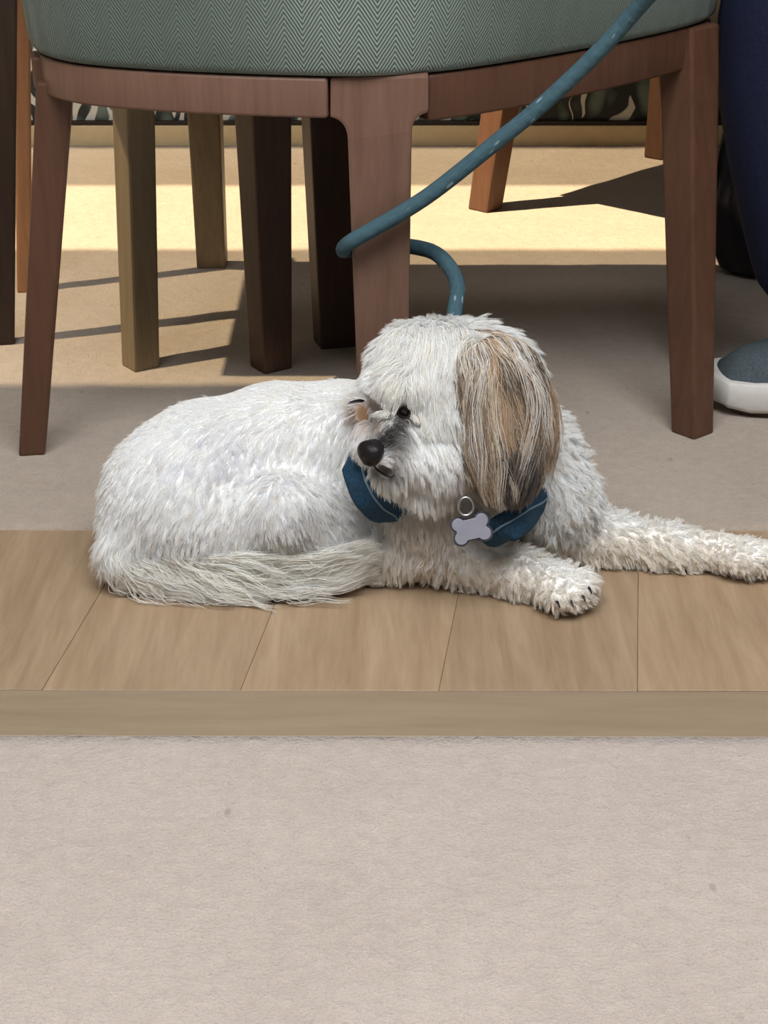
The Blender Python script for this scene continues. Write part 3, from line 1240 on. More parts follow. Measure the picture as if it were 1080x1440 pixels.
def clear_of_face(X, pos):
    keep = np.ones(len(X), bool)
    for (c, r), nn in zip(BARE, BARE_N):
        inside_root = np.linalg.norm(X - c, axis=1) < r
        dd_ = pos[:, 1:] - c
        hh_ = dd_ @ nn
        hit = ((np.linalg.norm(dd_ - hh_[..., None] * nn, axis=2) < r) & (np.abs(hh_) < 0.022)).any(1)
        keep &= inside_root | ~hit
        long_ = np.linalg.norm(pos[:, -1] - pos[:, 0], axis=1) > 0.006
        keep &= ~(inside_root & long_)
    return keep


def groom(name, X, dirs, length, lift, colors, radius, parent, clump_n, clump=0.6, wave=0.0, grav=0.0, K=6, spread=0.25, wave_n=1.5, label=None):
    n = len(X)
    N = field_normal(X)
    T = norm(dirs - N * (dirs * N).sum(1)[:, None])
    # clumps
    cid = rng.choice(n, size=clump_n, replace=False)
    kd = KDTree(clump_n)
    for i, c in enumerate(cid):
        kd.insert(X[c], i)
    kd.balance()
    near = np.array([kd.find(x_)[1] for x_ in X])
    cr = rng.normal(size=(clump_n, 3)) * spread
    clen = rng.uniform(0.75, 1.2, clump_n)
    cph = rng.uniform(0, 6.28, clump_n)
    L = length * clen[near] * rng.uniform(0.8, 1.12, n)
    d = norm(T * (1 - lift)[:, None] + N * lift[:, None] + cr[near] + rng.normal(size=(n, 3)) * spread * 0.3)
    below = (d * N).sum(1)
    d = norm(d + N * np.clip(0.08 - below, 0, None)[:, None])
    side = norm(np.cross(d, N))
    C_root = X[cid][near]
    C_d = d[cid][near]
    C_L = (length * clen[near])[cid][near]
    C_side = side[cid][near]
    ts = np.linspace(0, 1, K)
    pos = np.zeros((n, K, 3))
    g_v = np.array([0, 0, -1.0])
    root_in = X - N * 0.001
    ph_s = rng.normal(size=n) * 0.3
    for j, t_ in enumerate(ts):
        own = root_in + d * (L * t_)[:, None] + g_v * (grav * L * t_ * t_)[:, None]
        cl = C_root + C_d * (C_L * t_ * np.minimum(1.2, L / (C_L + 1e-9)))[:, None] + g_v * (grav * L * t_ * t_)[:, None]
        f_ = clump * t_ ** 1.2
        p = own * (1 - f_) + cl * f_
        if wave:
            p = p + C_side * (wave * L * t_ * np.sin(2 * math.pi * wave_n * t_ + cph[near] + ph_s))[:, None]
        # keep strands out of the body and the floor
        s_ = sample_field(field, p)
        inside = np.clip(0.0012 * t_ + 0.0002 - s_, 0, 0.02)
        if t_ > 0:
            p = p + field_normal(p) * inside[:, None]
        p[:, 2] = np.maximum(p[:, 2], 0.0012)
        pos[:, j] = p
    kp = clear_of_face(X, pos)
    pos, colors, n = pos[kp], colors[kp], int(kp.sum())
    hc = bpy.data.hair_curves.new(name)
    hc.add_curves([K] * n)
    hc.attributes['position'].data.foreach_set('vector', pos.astype(np.float32).ravel())
    ra = hc.attributes.new('radius', 'FLOAT', 'POINT') if 'radius' not in hc.attributes else hc.attributes['radius']
    prof = np.array([1.0, 0.98, 0.92, 0.8, 0.58, 0.2]) if K == 6 else np.linspace(1, 0.2, K) ** 0.6
    ra.data.foreach_set('value', (radius * np.tile(prof, (n, 1)) * rng.uniform(0.7, 1.25, (n, 1))).astype(np.float32).ravel())
    co = hc.attributes.new('coat', 'FLOAT_COLOR', 'CURVE')
    co.data.foreach_set('color', np.hstack([np.clip(colors, 0.004, 0.93), np.ones((n, 1))]).astype(np.float32).ravel())
    hc.materials.append(M['fur'])
    o = bpy.data.objects.new(name, hc)
    C.objects.link(o)
    o.parent = parent
    o.matrix_parent_inverse = pinv(parent)
    if label:
        o['label'] = label
    return o


def tinted(col, amount=0.10):
    n = len(col)
    b = rng.normal(size=(n, 1)) * amount
    w_ = rng.normal(size=(n, 1)) * 0.03
    return col * (1 + b) * (1 + w_ * np.array([[1, 0, -1.5]]))


vis = np.clip(1.3 - 4 * (tcen[:, 1] - 1.44), 0.35, 1)       # fewer strands on the side turned away
# --- body
wt = vis * (t_head > 0.004) * (t_ear > 0.006) * (tcen[:, 2] > 0.003)
X = roots(wt, 175000)
ctrl = [  # u v y du dv dy length lift
    (480, 540, 1.50, -30, 6, 0.0, 0.0075, 0.18), (380, 545, 1.49, -30, 8, 0.0, 0.0075, 0.18), (250, 600, 1.45, -22, 22, -0.01, 0.008, 0.19),
    (160, 690, 1.43, -6, 30, -0.01, 0.010, 0.26), (330, 690, 1.38, -14, 26, -0.01, 0.011, 0.24), (250, 740, 1.38, -8, 28, 0, 0.013, 0.26),
    (430, 700, 1.38, 14, 26, -0.01, 0.011, 0.26), (500, 760, 1.37, 18, 20, 0, 0.012, 0.28), (180, 790, 1.39, 4, 26, 0, 0.016, 0.24),
    (450, 640, 1.44, -10, 22, -0.01, 0.009, 0.28),
    (600, 740, 1.38, -4, 26, -0.01, 0.013, 0.34), (570, 780, 1.38, -6, 24, -0.01, 0.012, 0.36),
    (680, 795, 1.37, 14, 20, 0, 0.010, 0.46), (800, 830, 1.36, 24, 10, 0, 0.007, 0.40), (740, 800, 1.37, 16, 18, 0, 0.010, 0.46),
    (800, 660, 1.44, 10, 24, 0, 0.012, 0.36), (800, 740, 1.42, 12, 20, 0, 0.012, 0.44), (900, 750, 1.42, 22, 14, 0, 0.010, 0.46), (1050, 780, 1.42, 26, 6, 0, 0.007, 0.42)]
dirs, ll = flow(X, ctrl)
xu, xv = project(X)
leggy = ((xu > 580) & (xv > 735)) | (xu > 765)
for sel, name_, cl_n, cl, wv_, sp_ in ((~leggy, 'fur', 14000, 0.20, 0.06, 0.14), (leggy, 'leg_fur', 3600, 0.55, 0.09, 0.30)):
    groom(name_, X[sel], dirs[sel], ll[sel, 0], ll[sel, 1], tinted(coat(X[sel]), 0.06), 0.00020, dog, cl_n, cl, wv_, 0.2, spread=sp_)

# --- head
wt = vis * (t_head < 0.005) * (t_ear > 0.004) * (tcen[:, 2] > 0.05)
nose_c = at(522, 637, y=1.345)
X = roots(wt, 80000)
X = X[np.linalg.norm(X - nose_c, axis=1) > 0.011]
ctrl = [
    (600, 450, 1.42, -8, 14, -0.03, 0.016, 0.30), (560, 470, 1.39, -14, 24, -0.01, 0.016, 0.25), (525, 500, 1.39, -14, 26, 0, 0.013, 0.28), (600, 500, 1.36, -6, 28, -0.01, 0.026, 0.18),
    (640, 460, 1.40, 6, 24, -0.02, 0.022, 0.22), (690, 470, 1.42, 18, 20, 0, 0.018, 0.28), (740, 530, 1.42, 12, 26, 0, 0.018, 0.28), (770, 600, 1.44, 6, 26, 0, 0.016, 0.30),
    (640, 560, 1.345, 0, 30, 0, 0.034, 0.12), (610, 560, 1.345, 0, 30, 0, 0.030, 0.14), (610, 600, 1.35, 2, 28, -0.005, 0.020, 0.2), (620, 640, 1.345, 12, 26, 0, 0.016, 0.30), (600, 680, 1.36, 6, 26, -0.005, 0.015, 0.3),
    (520, 545, 1.37, -12, -6, -0.005, 0.005, 0.3), (530, 560, 1.37, -10, 6, -0.003, 0.004, 0.25), (555, 548, 1.36, -8, 14, -0.01, 0.010, 0.30), (545, 600, 1.35, 8, -22, 0, 0.003, 0.25), (530, 620, 1.345, 8, -18, 0, 0.003, 0.25),
    (510, 620, 1.37, -12, 22, -0.004, 0.010, 0.30), (560, 650, 1.345, 10, 24, -0.006, 0.011, 0.30), (545, 680, 1.355, 0, 24, -0.006, 0.011, 0.30), (518, 580, 1.38, -8, 14, 0, 0.003, 0.25), (565, 585, 1.36, 4, 14, 0, 0.003, 0.25)]
dirs, ll = flow(X, ctrl)
groom('fur', X, dirs, ll[:, 0], ll[:, 1], tinted(coat(X), 0.06), 0.00021, dog, 6000, 0.35, 0.04, 0.25, spread=0.11)['label'] = 'longer white fur of the head'

def advect(name, X, ctrl, length, colors, radius, parent, clump_n, clump, K, lift, wave, label):
    n = len(X)
    cid = rng.choice(n, size=clump_n, replace=False)
    kd_ = KDTree(clump_n)
    for i, c in enumerate(cid):
        kd_.insert(X[c] * np.array([1.0, 1.0, 0.35]), i)
    kd_.balance()
    near = np.array([kd_.find(q * np.array([1.0, 1.0, 0.35]))[1] for q in X])
    ph = rng.uniform(0, 6.28, clump_n)[near]
    jit = rng.normal(size=(clump_n, 3))[near] * 0.07 + rng.normal(size=(n, 3)) * 0.03
    h = rng.uniform(0.0006, 0.0065, n) * lift
    pos = np.zeros((n, K, 3))
    p = X.copy()
    for j in range(K):
        t_ = j / (K - 1)
        if j:
            d_, _ = flow(p, ctrl)
            N_ = field_normal(p)
            d_ = norm(d_ - 0.9 * N_ * np.clip((d_ * N_).sum(1), None, 0)[:, None] + jit)
            sd_ = norm(np.cross(d_, N_))
            d_ = norm(d_ + sd_ * (wave * np.sin(2 * math.pi * 1.6 * t_ + ph))[:, None])
            p = p + d_ * (length / (K - 1))[:, None]
            s_ = sample_field(field, p)
            want = h * min(1.0, 3 * t_)
            p = p + field_normal(p) * np.clip(want - s_, -0.0007, 0.02)[:, None]
            p[:, 2] = np.maximum(p[:, 2], 0.0012)
        pos[:, j] = p
    # draw the strands of one lock together
    rep_ = pos[cid][near]
    t_ = (np.linspace(0, 1, K) ** 1.3 * clump)[None, :, None]
    same = np.clip(length / (length[cid][near] + 1e-6), 0, 1.0)[:, None, None]
    off = (X - X[cid][near])[:, None, :]
    pos = pos * (1 - t_) + (rep_ * 1.0 + off * 0.35) * t_ * (same > 0.55) + pos * t_ * (same <= 0.55)
    kp = clear_of_face(X, pos)
    pos, colors, n = pos[kp], colors[kp], int(kp.sum())
    hc = bpy.data.hair_curves.new(name)
    hc.add_curves([K] * n)
    hc.attributes['position'].data.foreach_set('vector', pos.astype(np.float32).ravel())
    ra = hc.attributes.new('radius', 'FLOAT', 'POINT') if 'radius' not in hc.attributes else hc.attributes['radius']
    prof = np.clip(1.15 - np.linspace(0, 1, K) ** 3, 0.15, 1)
    ra.data.foreach_set('value', (radius * np.tile(prof, (n, 1)) * rng.uniform(0.7, 1.25, (n, 1))).astype(np.float32).ravel())
    co = hc.attributes.new('coat', 'FLOAT_COLOR', 'CURVE')
    co.data.foreach_set('color', np.hstack([np.clip(colors, 0.004, 0.93), np.ones((n, 1))]).astype(np.float32).ravel())
    hc.materials.append(M['fur'])
    o = bpy.data.objects.new(name, hc)
    C.objects.link(o)
    o.parent = parent
    o.matrix_parent_inverse = pinv(parent)
    o['label'] = label
    return o


# --- long straight strands falling over the brow and cheek
wt = (t_head < 0.004) * (t_ear > 0.006) * (tu > 545) * (tu < 665) * (tv_ > 455) * (tv_ < 590) * (tcen[:, 1] < 1.42)
X = roots(wt.astype(float), 9000)
ctrl = [(600, 460, 1.39, -4, 26, -0.02, 0, 0), (560, 490, 1.375, -10, 26, -0.005, 0, 0), (640, 470, 1.385, 5, 26, -0.01, 0, 0), (590, 530, 1.35, -2, 30, 0, 0, 0), (640, 560, 1.345, 2, 32, 0, 0, 0), (620, 620, 1.345, 6, 30, 0, 0, 0), (650, 640, 1.35, 4, 30, 0, 0, 0), (555, 540, 1.365, -8, 24, 0, 0, 0)]
xu, xv = project(X)
fl_ = np.where(xu < 590, 0.020, 0.045) * rng.uniform(0.5, 1.0, len(X)) * np.clip((650 - xv) / 110, 0.3, 1)
advect('forelock', X, ctrl, fl_, tinted(np.tile(np.array([0.91, 0.90, 0.87]), (len(X), 1)), 0.05), 0.00019, dog, 420, 0.45, 9, 1.1, 0.10, 'long straight white hair over the brow')

# --- ear: long strands that follow the fall of the ear
on_top = (t_head < 0.004) * (t_ear < 0.035) * (tu > 650) * (tu < 776) * (tv_ > 462) * (tv_ < 590) * (tv_ > 462 + 0.7 * np.clip(tu - 690, 0, None))
wt = (t_ear < 0.004) * 1.0 + 1.2 * on_top * (t_ear >= 0.004)
X = roots(wt.astype(float), 24000)
ctrl = [(645, 470, 1.38, 8, 24, -0.01, 0, 0), (690, 470, 1.39, 20, 22, -0.006, 0, 0), (735, 520, 1.38, 15, 28, 0, 0, 0), (660, 560, 1.34, 0, 32, 0, 0, 0), (765, 575, 1.36, 5, 32, 0, 0, 0),
        (710, 600, 1.34, 3, 32, 0, 0, 0), (662, 650, 1.34, 8, 30, 0, 0, 0), (715, 670, 1.335, 3, 32, 0, 0, 0), (770, 650, 1.345, -4, 32, 0, 0, 0), (758, 690, 1.345, -12, 28, 0, 0, 0), (680, 700, 1.345, 10, 26, 0, 0, 0)]
pu, pv_ = project(X)
pal = np.array([[0.82, 0.73, 0.60], [0.55, 0.41, 0.28], [0.40, 0.30, 0.215], [0.17, 0.14, 0.12], [0.085, 0.073, 0.068], [0.80, 0.77, 0.72]])
wts = np.stack([0.9 * np.ones(len(X)), 1.0 * np.ones(len(X)), 0.9 * np.ones(len(X)), 0.5 + 0 * pu, 0.12 + 0 * pu, 1.6 * sstep(535, 465, pv_)], 1)
dark = np.exp(-(((pu - 726) / 30) ** 2 + ((pv_ - 655) / 42) ** 2))
mid_dark = np.exp(-(((pu - 662) / 16) ** 2 + ((pv_ - 560) / 70) ** 2))
wts[:, 4] += 5 * dark + 0.4 * mid_dark
wts[:, 3] += 7 * dark + 1.6 * mid_dark
wts[:, 1] += 1.6 * np.exp(-(((pu - 715) / 25) ** 2 + ((pv_ - 520) / 60) ** 2))
# strands of one lock share a colour
kd = KDTree(320)
lc = rng.choice(len(X), 320, replace=False)
sx = X * np.array([1.0, 1.0, 0.28])
for i, c in enumerate(lc):
    kd.insert(sx[c], i)
kd.balance()
lock = np.array([kd.find(q)[1] for q in sx])
lock_u = rng.random(320)
cum = np.cumsum(wts / wts.sum(1, keepdims=True), 1)
pick_lock = (cum[lc] < lock_u[:, None]).sum(1)
pick_own = (cum < rng.random(len(X))[:, None]).sum(1)
pick = np.where(rng.random(len(X)) < 0.8, pick_lock[lock], pick_own)


el = np.clip((724 - pv_) / 1640 * rng.uniform(0.45, 1.0, len(X)), 0.012, 0.15)
short_ = (pu > 692) & (pu < 758) & (pv_ < 622) & (rng.random(len(X)) < 0.85)
el = np.where(short_, np.minimum(el, np.clip((648 - pv_) / 1640 * rng.uniform(0.75, 1.08, len(X)), 0.012, 0.15)), el)
advect('ear_hair', X, ctrl, el, tinted(pal[np.clip(pick, 0, 5)], 0.12), 0.00025, dog, 300, 0.6, 12, 1.0, 0.20,
       'long tan, cream and dark grey ear hair')

# darker tip of the ear, lying over the long strands
wt = (t_ear < 0.004) * (tu > 690) * (tu < 756) * (tv_ > 612) * (tv_ < 700) * (tcen[:, 1] < 1.36)
X = roots(wt.astype(float), 7000)
xu, xv = project(X)
keep_ = rng.random(len(X)) < np.exp(-(np.clip(np.abs(xu - 726) - 16, 0, None) / 12) ** 2)
X, xu, xv = X[keep_], xu[keep_], xv[keep_]
tip = np.array([[0.105, 0.090, 0.082], [0.15, 0.125, 0.11], [0.075, 0.066, 0.062], [0.30, 0.235, 0.18]])[rng.choice(4, len(X), p=[0.42, 0.28, 0.22, 0.08])]
advect('ear_tip_hair', X, ctrl, np.clip((722 - xv) / 1640 * rng.uniform(0.5, 1.0, len(X)), 0.010, 0.07), tinted(tip, 0.12), 0.00024, dog, 120, 0.5, 9, 1.25, 0.14,
       'dark grey hair at the tip of the ear')

# --- tail plume
wt = (tcen[:, 2] < 0.05) * (tv_ > 775) * (tu < 520) * (tcen[:, 1] < 1.44) * (tcen[:, 2] > 0.003)
X = roots(wt.astype(float), 15000)
ctrl = [(150, 790, 1.39, 20, 20, 0, 0.03, 0.2), (220, 810, 1.38, 30, 8, -0.003, 0.06, 0.16), (320, 815, 1.375, 32, 4, -0.004, 0.075, 0.14), (430, 815, 1.375, 34, 1, -0.003, 0.06, 0.14), (500, 800, 1.38, 30, -10, -0.002, 0.036, 0.14)]
tc0 = np.tile(np.array([0.92, 0.90, 0.85]), (len(X), 1))
xu, xv = project(X)
tl = rng.uniform(0.4, 1.0, len(X)) * np.clip((545 - xu) / 1620, 0.02, 0.065)
advect('tail_hair', X, ctrl, tl, tinted(tc0, 0.08), 0.00022, dog, 240, 0.5, 9, 1.3, 0.18, 'long creamy tail hair')
sel_ = rng.choice(len(X), 500, replace=False)
ctrl_w = [(150, 790, 1.39, 20, 20, 0, 0, 0), (240, 815, 1.375, 32, 9, -0.006, 0, 0), (330, 820, 1.37, 32, 8, -0.007, 0, 0), (430, 820, 1.37, 34, 0, -0.004, 0, 0), (500, 800, 1.38, 30, -12, 0, 0, 0)]
advect('tail_wisps', X[sel_], ctrl_w, np.clip(tl[sel_] * 1.25, 0.02, 0.08), tinted(tc0[sel_], 0.05), 0.00024, dog, 40, 0.75, 10, 3.0, 0.30, 'loose wisps of the tail')

# ------------------------------------------------------------------ nose, eyes, collar, tag
def uv_ball(name, c, r, mat, parent, squash=None, seg=24, rot=None):
    bm = bmesh.new()
    bmesh.ops.create_uvsphere(bm, u_segments=seg, v_segments=seg // 2, radius=1)
    for v in bm.verts:
        q = np.array(v.co) * np.array(r)
        if squash:
            q = squash(q, np.array(v.co))
        if rot is not None:
            q = rot @ q
        v.co = Vector(q + c)
    return from_bm(name, bm, mat, parent, True)


face = Rz(38) @ Ry(0)      # the muzzle points left and towards the camera


def nose_shape(q, n):
    # broad on top, pinched below, with two nostril dents on the front (-y)
    q = q.copy()
    q[0] *= 1.0 + 0.35 * n[2]
    if n[1] < 0:
        for s_ in (-1, 1):
            d2 = (n[0] - 0.42 * s_) ** 2 + (n[2] + 0.15) ** 2
            q[1] += 0.0035 * math.exp(-d2 / 0.03)
        q[1] += 0.0012 * math.exp(-(n[0] ** 2) / 0.008) * (n[2] < 0.3)
    return q


nose_at = at(522, 638, y=1.337)
to_bridge = norm((at(562, 600, y=1.366) - nose_at)[None])[0]
nose_rot = Rz(-42) @ np.array([[1, 0, 0], [0, math.cos(0.3), -math.sin(0.3)], [0, math.sin(0.3), math.cos(0.3)]])


def nose_full(q, n):
    q = nose_rot @ nose_shape(q, n)
    s_ = max(0.0, float((q / np.linalg.norm(q)) @ to_bridge))
    along = (q @ to_bridge) * to_bridge
    return along * (1 + 1.9 * s_ ** 2) + (q - along) * (1 - 0.45 * s_ ** 2)


uv_ball('nose', nose_at, (0.0108, 0.0100, 0.0108), M['nose'], dog, nose_full, 32)


mp_ = catmull([surf(u, v, 0.0025) for u, v in ((524, 652), (530, 660), (540, 667), (550, 671), (556, 668))], 5)
link('mouth', tube_me('mouth', mp_, 0.0010 * np.sin(np.linspace(0.5, 2.9, len(mp_))), 8), M['nose'], dog, True)
uv_ball('eye', surf(569, 577, 0.0005), (0.0042, 0.0042, 0.0056), M['eye'], dog)
uv_ball('eye', surf(506, 571, -0.0035), (0.0042, 0.0042, 0.0030), M['eye'], dog)
er = catmull([surf(u, v, 0.0022) for u, v in ((489, 567), (498, 564), (507, 563), (516, 566), (521, 571))], 5)
link('eyelid', tube_me('eyelid', er, 0.0011 * np.sin(np.linspace(0.3, 2.9, len(er))), 8), M['nose'], dog, True)

for u, v in ((786, 853), (805, 852), (822, 845), (831, 834)):
    c0 = surf(u - 4, v - 8)
    c1 = c0 + np.array([0.0025, -0.0068, -0.0026])
    c1[2] = max(c1[2], 0.002)
    pth = catmull([c0, (c0 + c1) / 2 + np.array([0, 0, 0.0012]), c1], 4)
    link('claw', tube_me('claw', pth, np.linspace(0.0014, 0.0005, len(pth)), 8), M['nose'], dog, True)

# collar: a wide soft band round the neck
cpts = [(502, 652, 1.386), (511, 683, 1.377), (526, 708, 1.375), (548, 724, 1.392), (590, 740, 1.425), (640, 750, 1.42), (685, 752, 1.380), (712, 742, 1.360), (740, 724, 1.374), (765, 695, 1.44), (755, 610, 1.51), (640, 570, 1.54), (540, 590, 1.50), (505, 622, 1.43)]
cp = [at(u, v, y=y) for u, v, y in cpts]
loop = catmull(cp + [cp[0]], 8)[:-1]
cen = loop.mean(0)
bm = bmesh.new()
rings = []
edge = []
tg_ = np.roll(loop, -1, 0) - np.roll(loop, 1, 0)
tg_ = norm(tg_)
for i, p in enumerate(loop):
    o_ = p - cen
    o_ = o_ / np.linalg.norm(o_)
    front = np.clip((1.43 - p[1]) / 0.04, 0, 1)
    o_ = o_ * (1 - 0.75 * front) + np.array([0, -0.9, 0.35]) * 0.75 * front
    o_ = o_ - tg_[i] * (o_ @ tg_[i])
    o_ /= np.linalg.norm(o_)
    axis = np.cross(tg_[i], o_)
    wb = 0.0135
    edge.append(p + o_ * 0.0036 - axis * 0.004)
    prof = []
    for a in np.linspace(0, 2 * math.pi, 12, endpoint=False):
        prof.append(p + axis * wb * math.cos(a) + o_ * 0.0034 * math.sin(a) + o_ * 0.0009 * math.sin(i * 0.7) * math.cos(2 * a))
    rings.append([bm.verts.new(q) for q in prof])
for i in range(len(rings)):
    a, b = rings[i], rings[(i + 1) % len(rings)]
    for k_ in range(12):
        bm.faces.new((a[k_], a[(k_ + 1) % 12], b[(k_ + 1) % 12], b[k_]))
col = from_bm('collar', bm, M['collar'], dog, True)
col['label'] = 'blue cloth collar'
link('stitching', tube_me('stitching', np.array(edge + edge[:1]), 0.0009, 6), M['collar_edge'], col, True)

# bone-shaped tag hanging below the collar
def bone_outline(L_, h, r, n=10):
    pts = []
    for cx, cz, a0, a1 in ((L_, h, -60, 150), (-L_, h, 30, 240), (-L_, -h, 120, 330), (L_, -h, 210, 420)):
        for a in np.linspace(a0, a1, n):
            a_r = math.radians(a)
            pts.append((cx + r * math.cos(a_r), cz + r * math.sin(a_r)))
    return pts


def plate(name, pts, th, rot, c, mat, parent, bev):
    bm = loft_bm([[(x_, 0, z_) for x_, z_ in pts], [(x_, th, z_) for x_, z_ in pts]])
    bmesh.ops.recalc_face_normals(bm, faces=bm.faces)
    bevel(bm, bev, 2)
    for v in bm.verts:
        v.co = Vector(rot @ np.array(v.co) + c)
    return from_bm(name, bm, mat, parent)


tilt_x = np.array([[1, 0, 0], [0, math.cos(0.35), math.sin(0.35)], [0, -math.sin(0.35), math.cos(0.35)]])
tr_rot = Ry(-14) @ tilt_x
tc_pos = at(663, 744, y=1.345)
tg = plate('tag', bone_outline(0.0095, 0.0055, 0.0068), 0.002, tr_rot, tc_pos, M['tag_rim'], dog, 0.0005)
tg['label'] = 'bone-shaped metal tag with a dark rim'
tg.parent = col
tg.matrix_parent_inverse = pinv(col)
plate('tag_face', bone_outline(0.0095, 0.0055, 0.0053), 0.0015, tr_rot, tc_pos + tr_rot @ np.array([0, -0.0012, 0]), M['tag'], col, 0.0004)
rp = [at(655, 712, y=1.347) + np.array([0.006 * math.cos(a), 0.002 * math.sin(a), 0.007 * math.sin(a)]) for a in np.linspace(0, 2 * math.pi, 25)]
link('tag_ring', tube_me('tag_ring', rp, 0.0009, 8, False), M['steel'], col, True)

# ------------------------------------------------------------------ the seated person at the right edge (legs in view)
per = empty('person', (0.62, 1.9, 0), 'person seated at the right edge in navy trousers and a teal grey knit sneaker', 'person')


def skin_mesh(name, verts_, edges_, radii, mat, parent, sub=2, root=0):
    me = bpy.data.meshes.new(name)
    me.from_pydata(verts_, edges_, [])
    o = link(name, me, None, None)
    sk = o.modifiers.new('skin', 'SKIN')
    sk.use_smooth_shade = True
    for i, r in enumerate(radii):
        me.skin_vertices[0].data[i].radius = r if isinstance(r, tuple) else (r, r)
        me.skin_vertices[0].data[i].use_root = (i == root)
    m_ = o.modifiers.new('sub', 'SUBSURF')
    m_.levels = sub
    m_.render_levels = sub
    dg = bpy.context.evaluated_depsgraph_get()
    ev_ = o.evaluated_get(dg)
    me2 = bpy.data.meshes.new_from_object(ev_)
    bpy.data.objects.remove(o)
    me2.name = name
    me2.materials.clear()
    return link(name, me2, mat, parent, True)


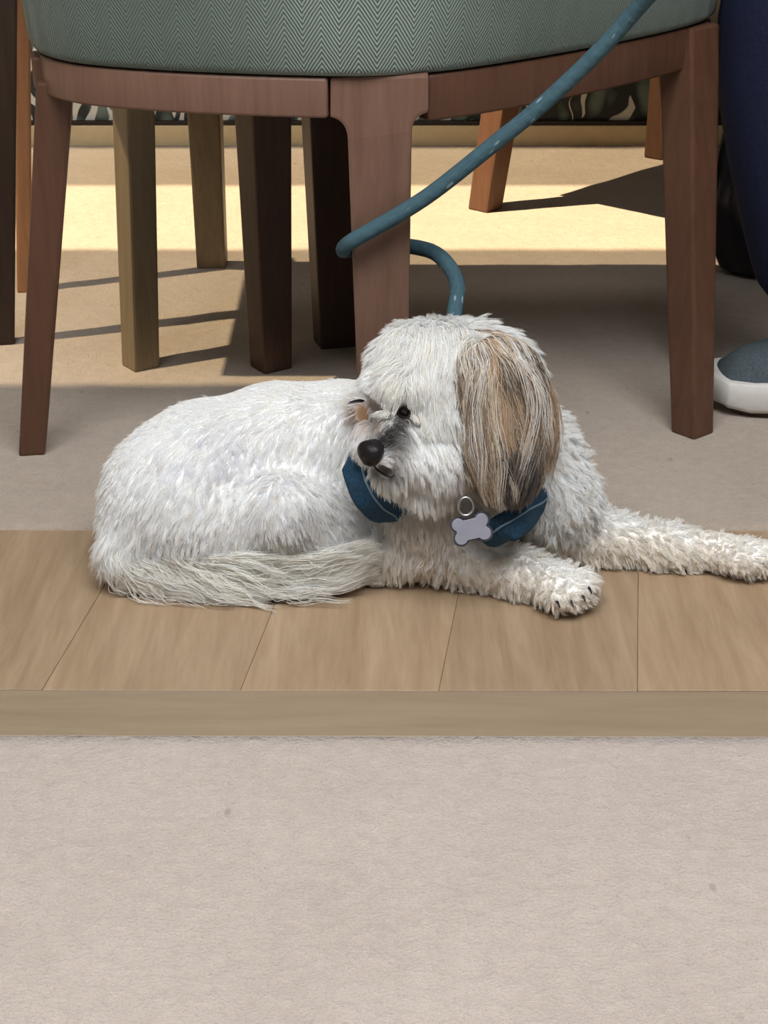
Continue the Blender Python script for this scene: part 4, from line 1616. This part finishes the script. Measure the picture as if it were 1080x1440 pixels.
# hips and both legs in one continuous surface (the rest of the figure is beyond the photograph)
V = [(0.98, 1.98, 0.52), (0.72, 1.90, 0.50), (0.388, 1.868, 0.455), (0.414, 1.862, 0.30), (0.444, 1.85, 0.18), (0.462, 1.842, 0.105),
     (0.74, 2.09, 0.50), (0.52, 2.13, 0.455), (0.60, 2.12, 0.28), (0.64, 2.10, 0.10)]
E = [(0, 1), (1, 2), (2, 3), (3, 4), (4, 5), (0, 6), (6, 7), (7, 8), (8, 9)]
R = [(0.13, 0.16), 0.098, 0.076, 0.080, 0.076, 0.068, 0.098, 0.078, 0.075, 0.065]
skin_mesh('trousers', V, E, R, M['denim'], per)
def sneaker(dx, dy, yaw, dark=False):
    """knit sneaker, toe at -x"""
    pr = [(0.000, 0.020, 0.018), (0.012, 0.036, 0.036), (0.035, 0.043, 0.052), (0.075, 0.046, 0.063), (0.12, 0.043, 0.074), (0.165, 0.039, 0.092), (0.21, 0.037, 0.105), (0.25, 0.035, 0.10), (0.272, 0.022, 0.085)]

    def xf(x_, y_, z_):
        ca_, sa_ = math.cos(yaw), math.sin(yaw)
        return (dx + x_ * ca_ - y_ * sa_, dy + x_ * sa_ + y_ * ca_, z_)
    rings = []
    for x_, hw, top in pr:
        ring = []
        for a in np.linspace(0, 2 * math.pi, 20, endpoint=False):
            c_, s_ = math.cos(a), math.sin(a)
            ring.append(xf(x_, hw * 1.0 * abs(c_) ** 0.8 * (1 if c_ > 0 else -1), 0.027 + max(s_, -0.05) * (top - 0.027 + 0.012)))
        rings.append(ring)
    up = from_bm('shoe', loft_bm(rings), M['knit'], per, True)
    rings = []
    for k_, (z_, ex, tr) in enumerate(((0.006, -0.004, 0.006), (0.010, 0.0, 0.0), (0.030, 0.004, -0.003), (0.040, 0.001, 0.001))):
        ring = []
        half = [(p_[0], p_[1]) for p_ in pr]
        half[0] = (tr, 0.014)
        for x_, hw in half:
            ring.append(xf(x_ - 0.004 + (0.003 if k_ == 0 else 0), hw + ex + 0.002, z_ + (0.004 if x_ < 0.02 and k_ < 2 else 0) + (0.006 * max(0, (x_ - 0.08) / 0.2) if k_ > 1 else 0)))
        for x_, hw in half[::-1]:
            ring.append(xf(x_ - 0.004 + (0.003 if k_ == 0 else 0), -hw - ex - 0.002, z_ + (0.004 if x_ < 0.02 and k_ < 2 else 0) + (0.006 * max(0, (x_ - 0.08) / 0.2) if k_ > 1 else 0)))
        rings.append(ring)
    bm = loft_bm(rings)
    bmesh.ops.recalc_face_normals(bm, faces=bm.faces)
    bevel(bm, 0.003, 2)
    so = from_bm('sole', bm, M['sole'], up, True)
    rings = [[xf(x_, s_ * (hw - 0.004), z_) for x_, hw in [(p_[0] + 0.012, p_[1]) for p_ in pr[:-1]][::s_] for s_ in (s_,)] for z_, s_ in ()]
    pts_ = [(p_[0] + 0.014, p_[1] - 0.006) for p_ in pr[1:]]
    loop_ = [(x_, h_) for x_, h_ in pts_] + [(x_, -h_) for x_, h_ in pts_[::-1]]
    from_bm('tread', loft_bm([[xf(x_, y_, 0.0) for x_, y_ in loop_], [xf(x_, y_, 0.008) for x_, y_ in loop_]]), M['outsole'], up)
    return up


toe = ground(1001, 575)
sneaker(float(toe[0]), 1.842, 0.05)
sneaker(0.50, 2.10, 0.0)
# the chair the person sits on, beyond the frame
square_chair('dining_chair', [(0.80, 1.78), (0.80, 2.20), (1.20, 2.20), (1.20, 1.78)], 0.33, M['walnut'], 'walnut chair under the seated person at the right edge', (2, 3))

# ------------------------------------------------------------------ black handbag beside the person's leg
bag = empty('handbag', (0.47, 2.26, 0), 'glossy black handbag standing on the carpet behind the navy trouser leg', 'bag')
bl = ground(1062, 399)
rings = []
x0, y0 = at(1003, 320, y=bl[1])[0], bl[1]
for z_, a_w, b_w in ((0.002, 0.045, 0.025), (0.012, 0.062, 0.040), (0.05, 0.080, 0.046), (0.10, 0.082, 0.043), (0.16, 0.075, 0.034), (0.20, 0.066, 0.016), (0.206, 0.062, 0.008)):
    rings.append([(x0 + 0.082 + a_w * abs(math.cos(a)) ** 0.75 * math.copysign(1, math.cos(a)) + 0.002 * math.sin(5 * a + z_ * 40), y0 + 0.045 + b_w * math.sin(a) + 0.003 * math.sin(7 * a), z_) for a in np.linspace(0, 2 * math.pi, 32, endpoint=False)])
from_bm('bag_body', loft_bm(rings), M['black_leather'], bag, True)
hp = catmull([(x0 + 0.028, y0 + 0.03, 0.19), (x0 + 0.018, y0 + 0.03, 0.25), (x0 + 0.03, y0 + 0.032, 0.33), (x0 + 0.09, y0 + 0.035, 0.38), (x0 + 0.125, y0 + 0.035, 0.33), (x0 + 0.138, y0 + 0.03, 0.19)], 8)
link('strap', tube_me('strap', hp, 0.0065, 8), M['black_leather'], bag, True)
uv_ball('buckle', np.array([x0 + 0.030, y0 + 0.004, 0.13]), (0.006, 0.004, 0.009), M['steel'], bag)
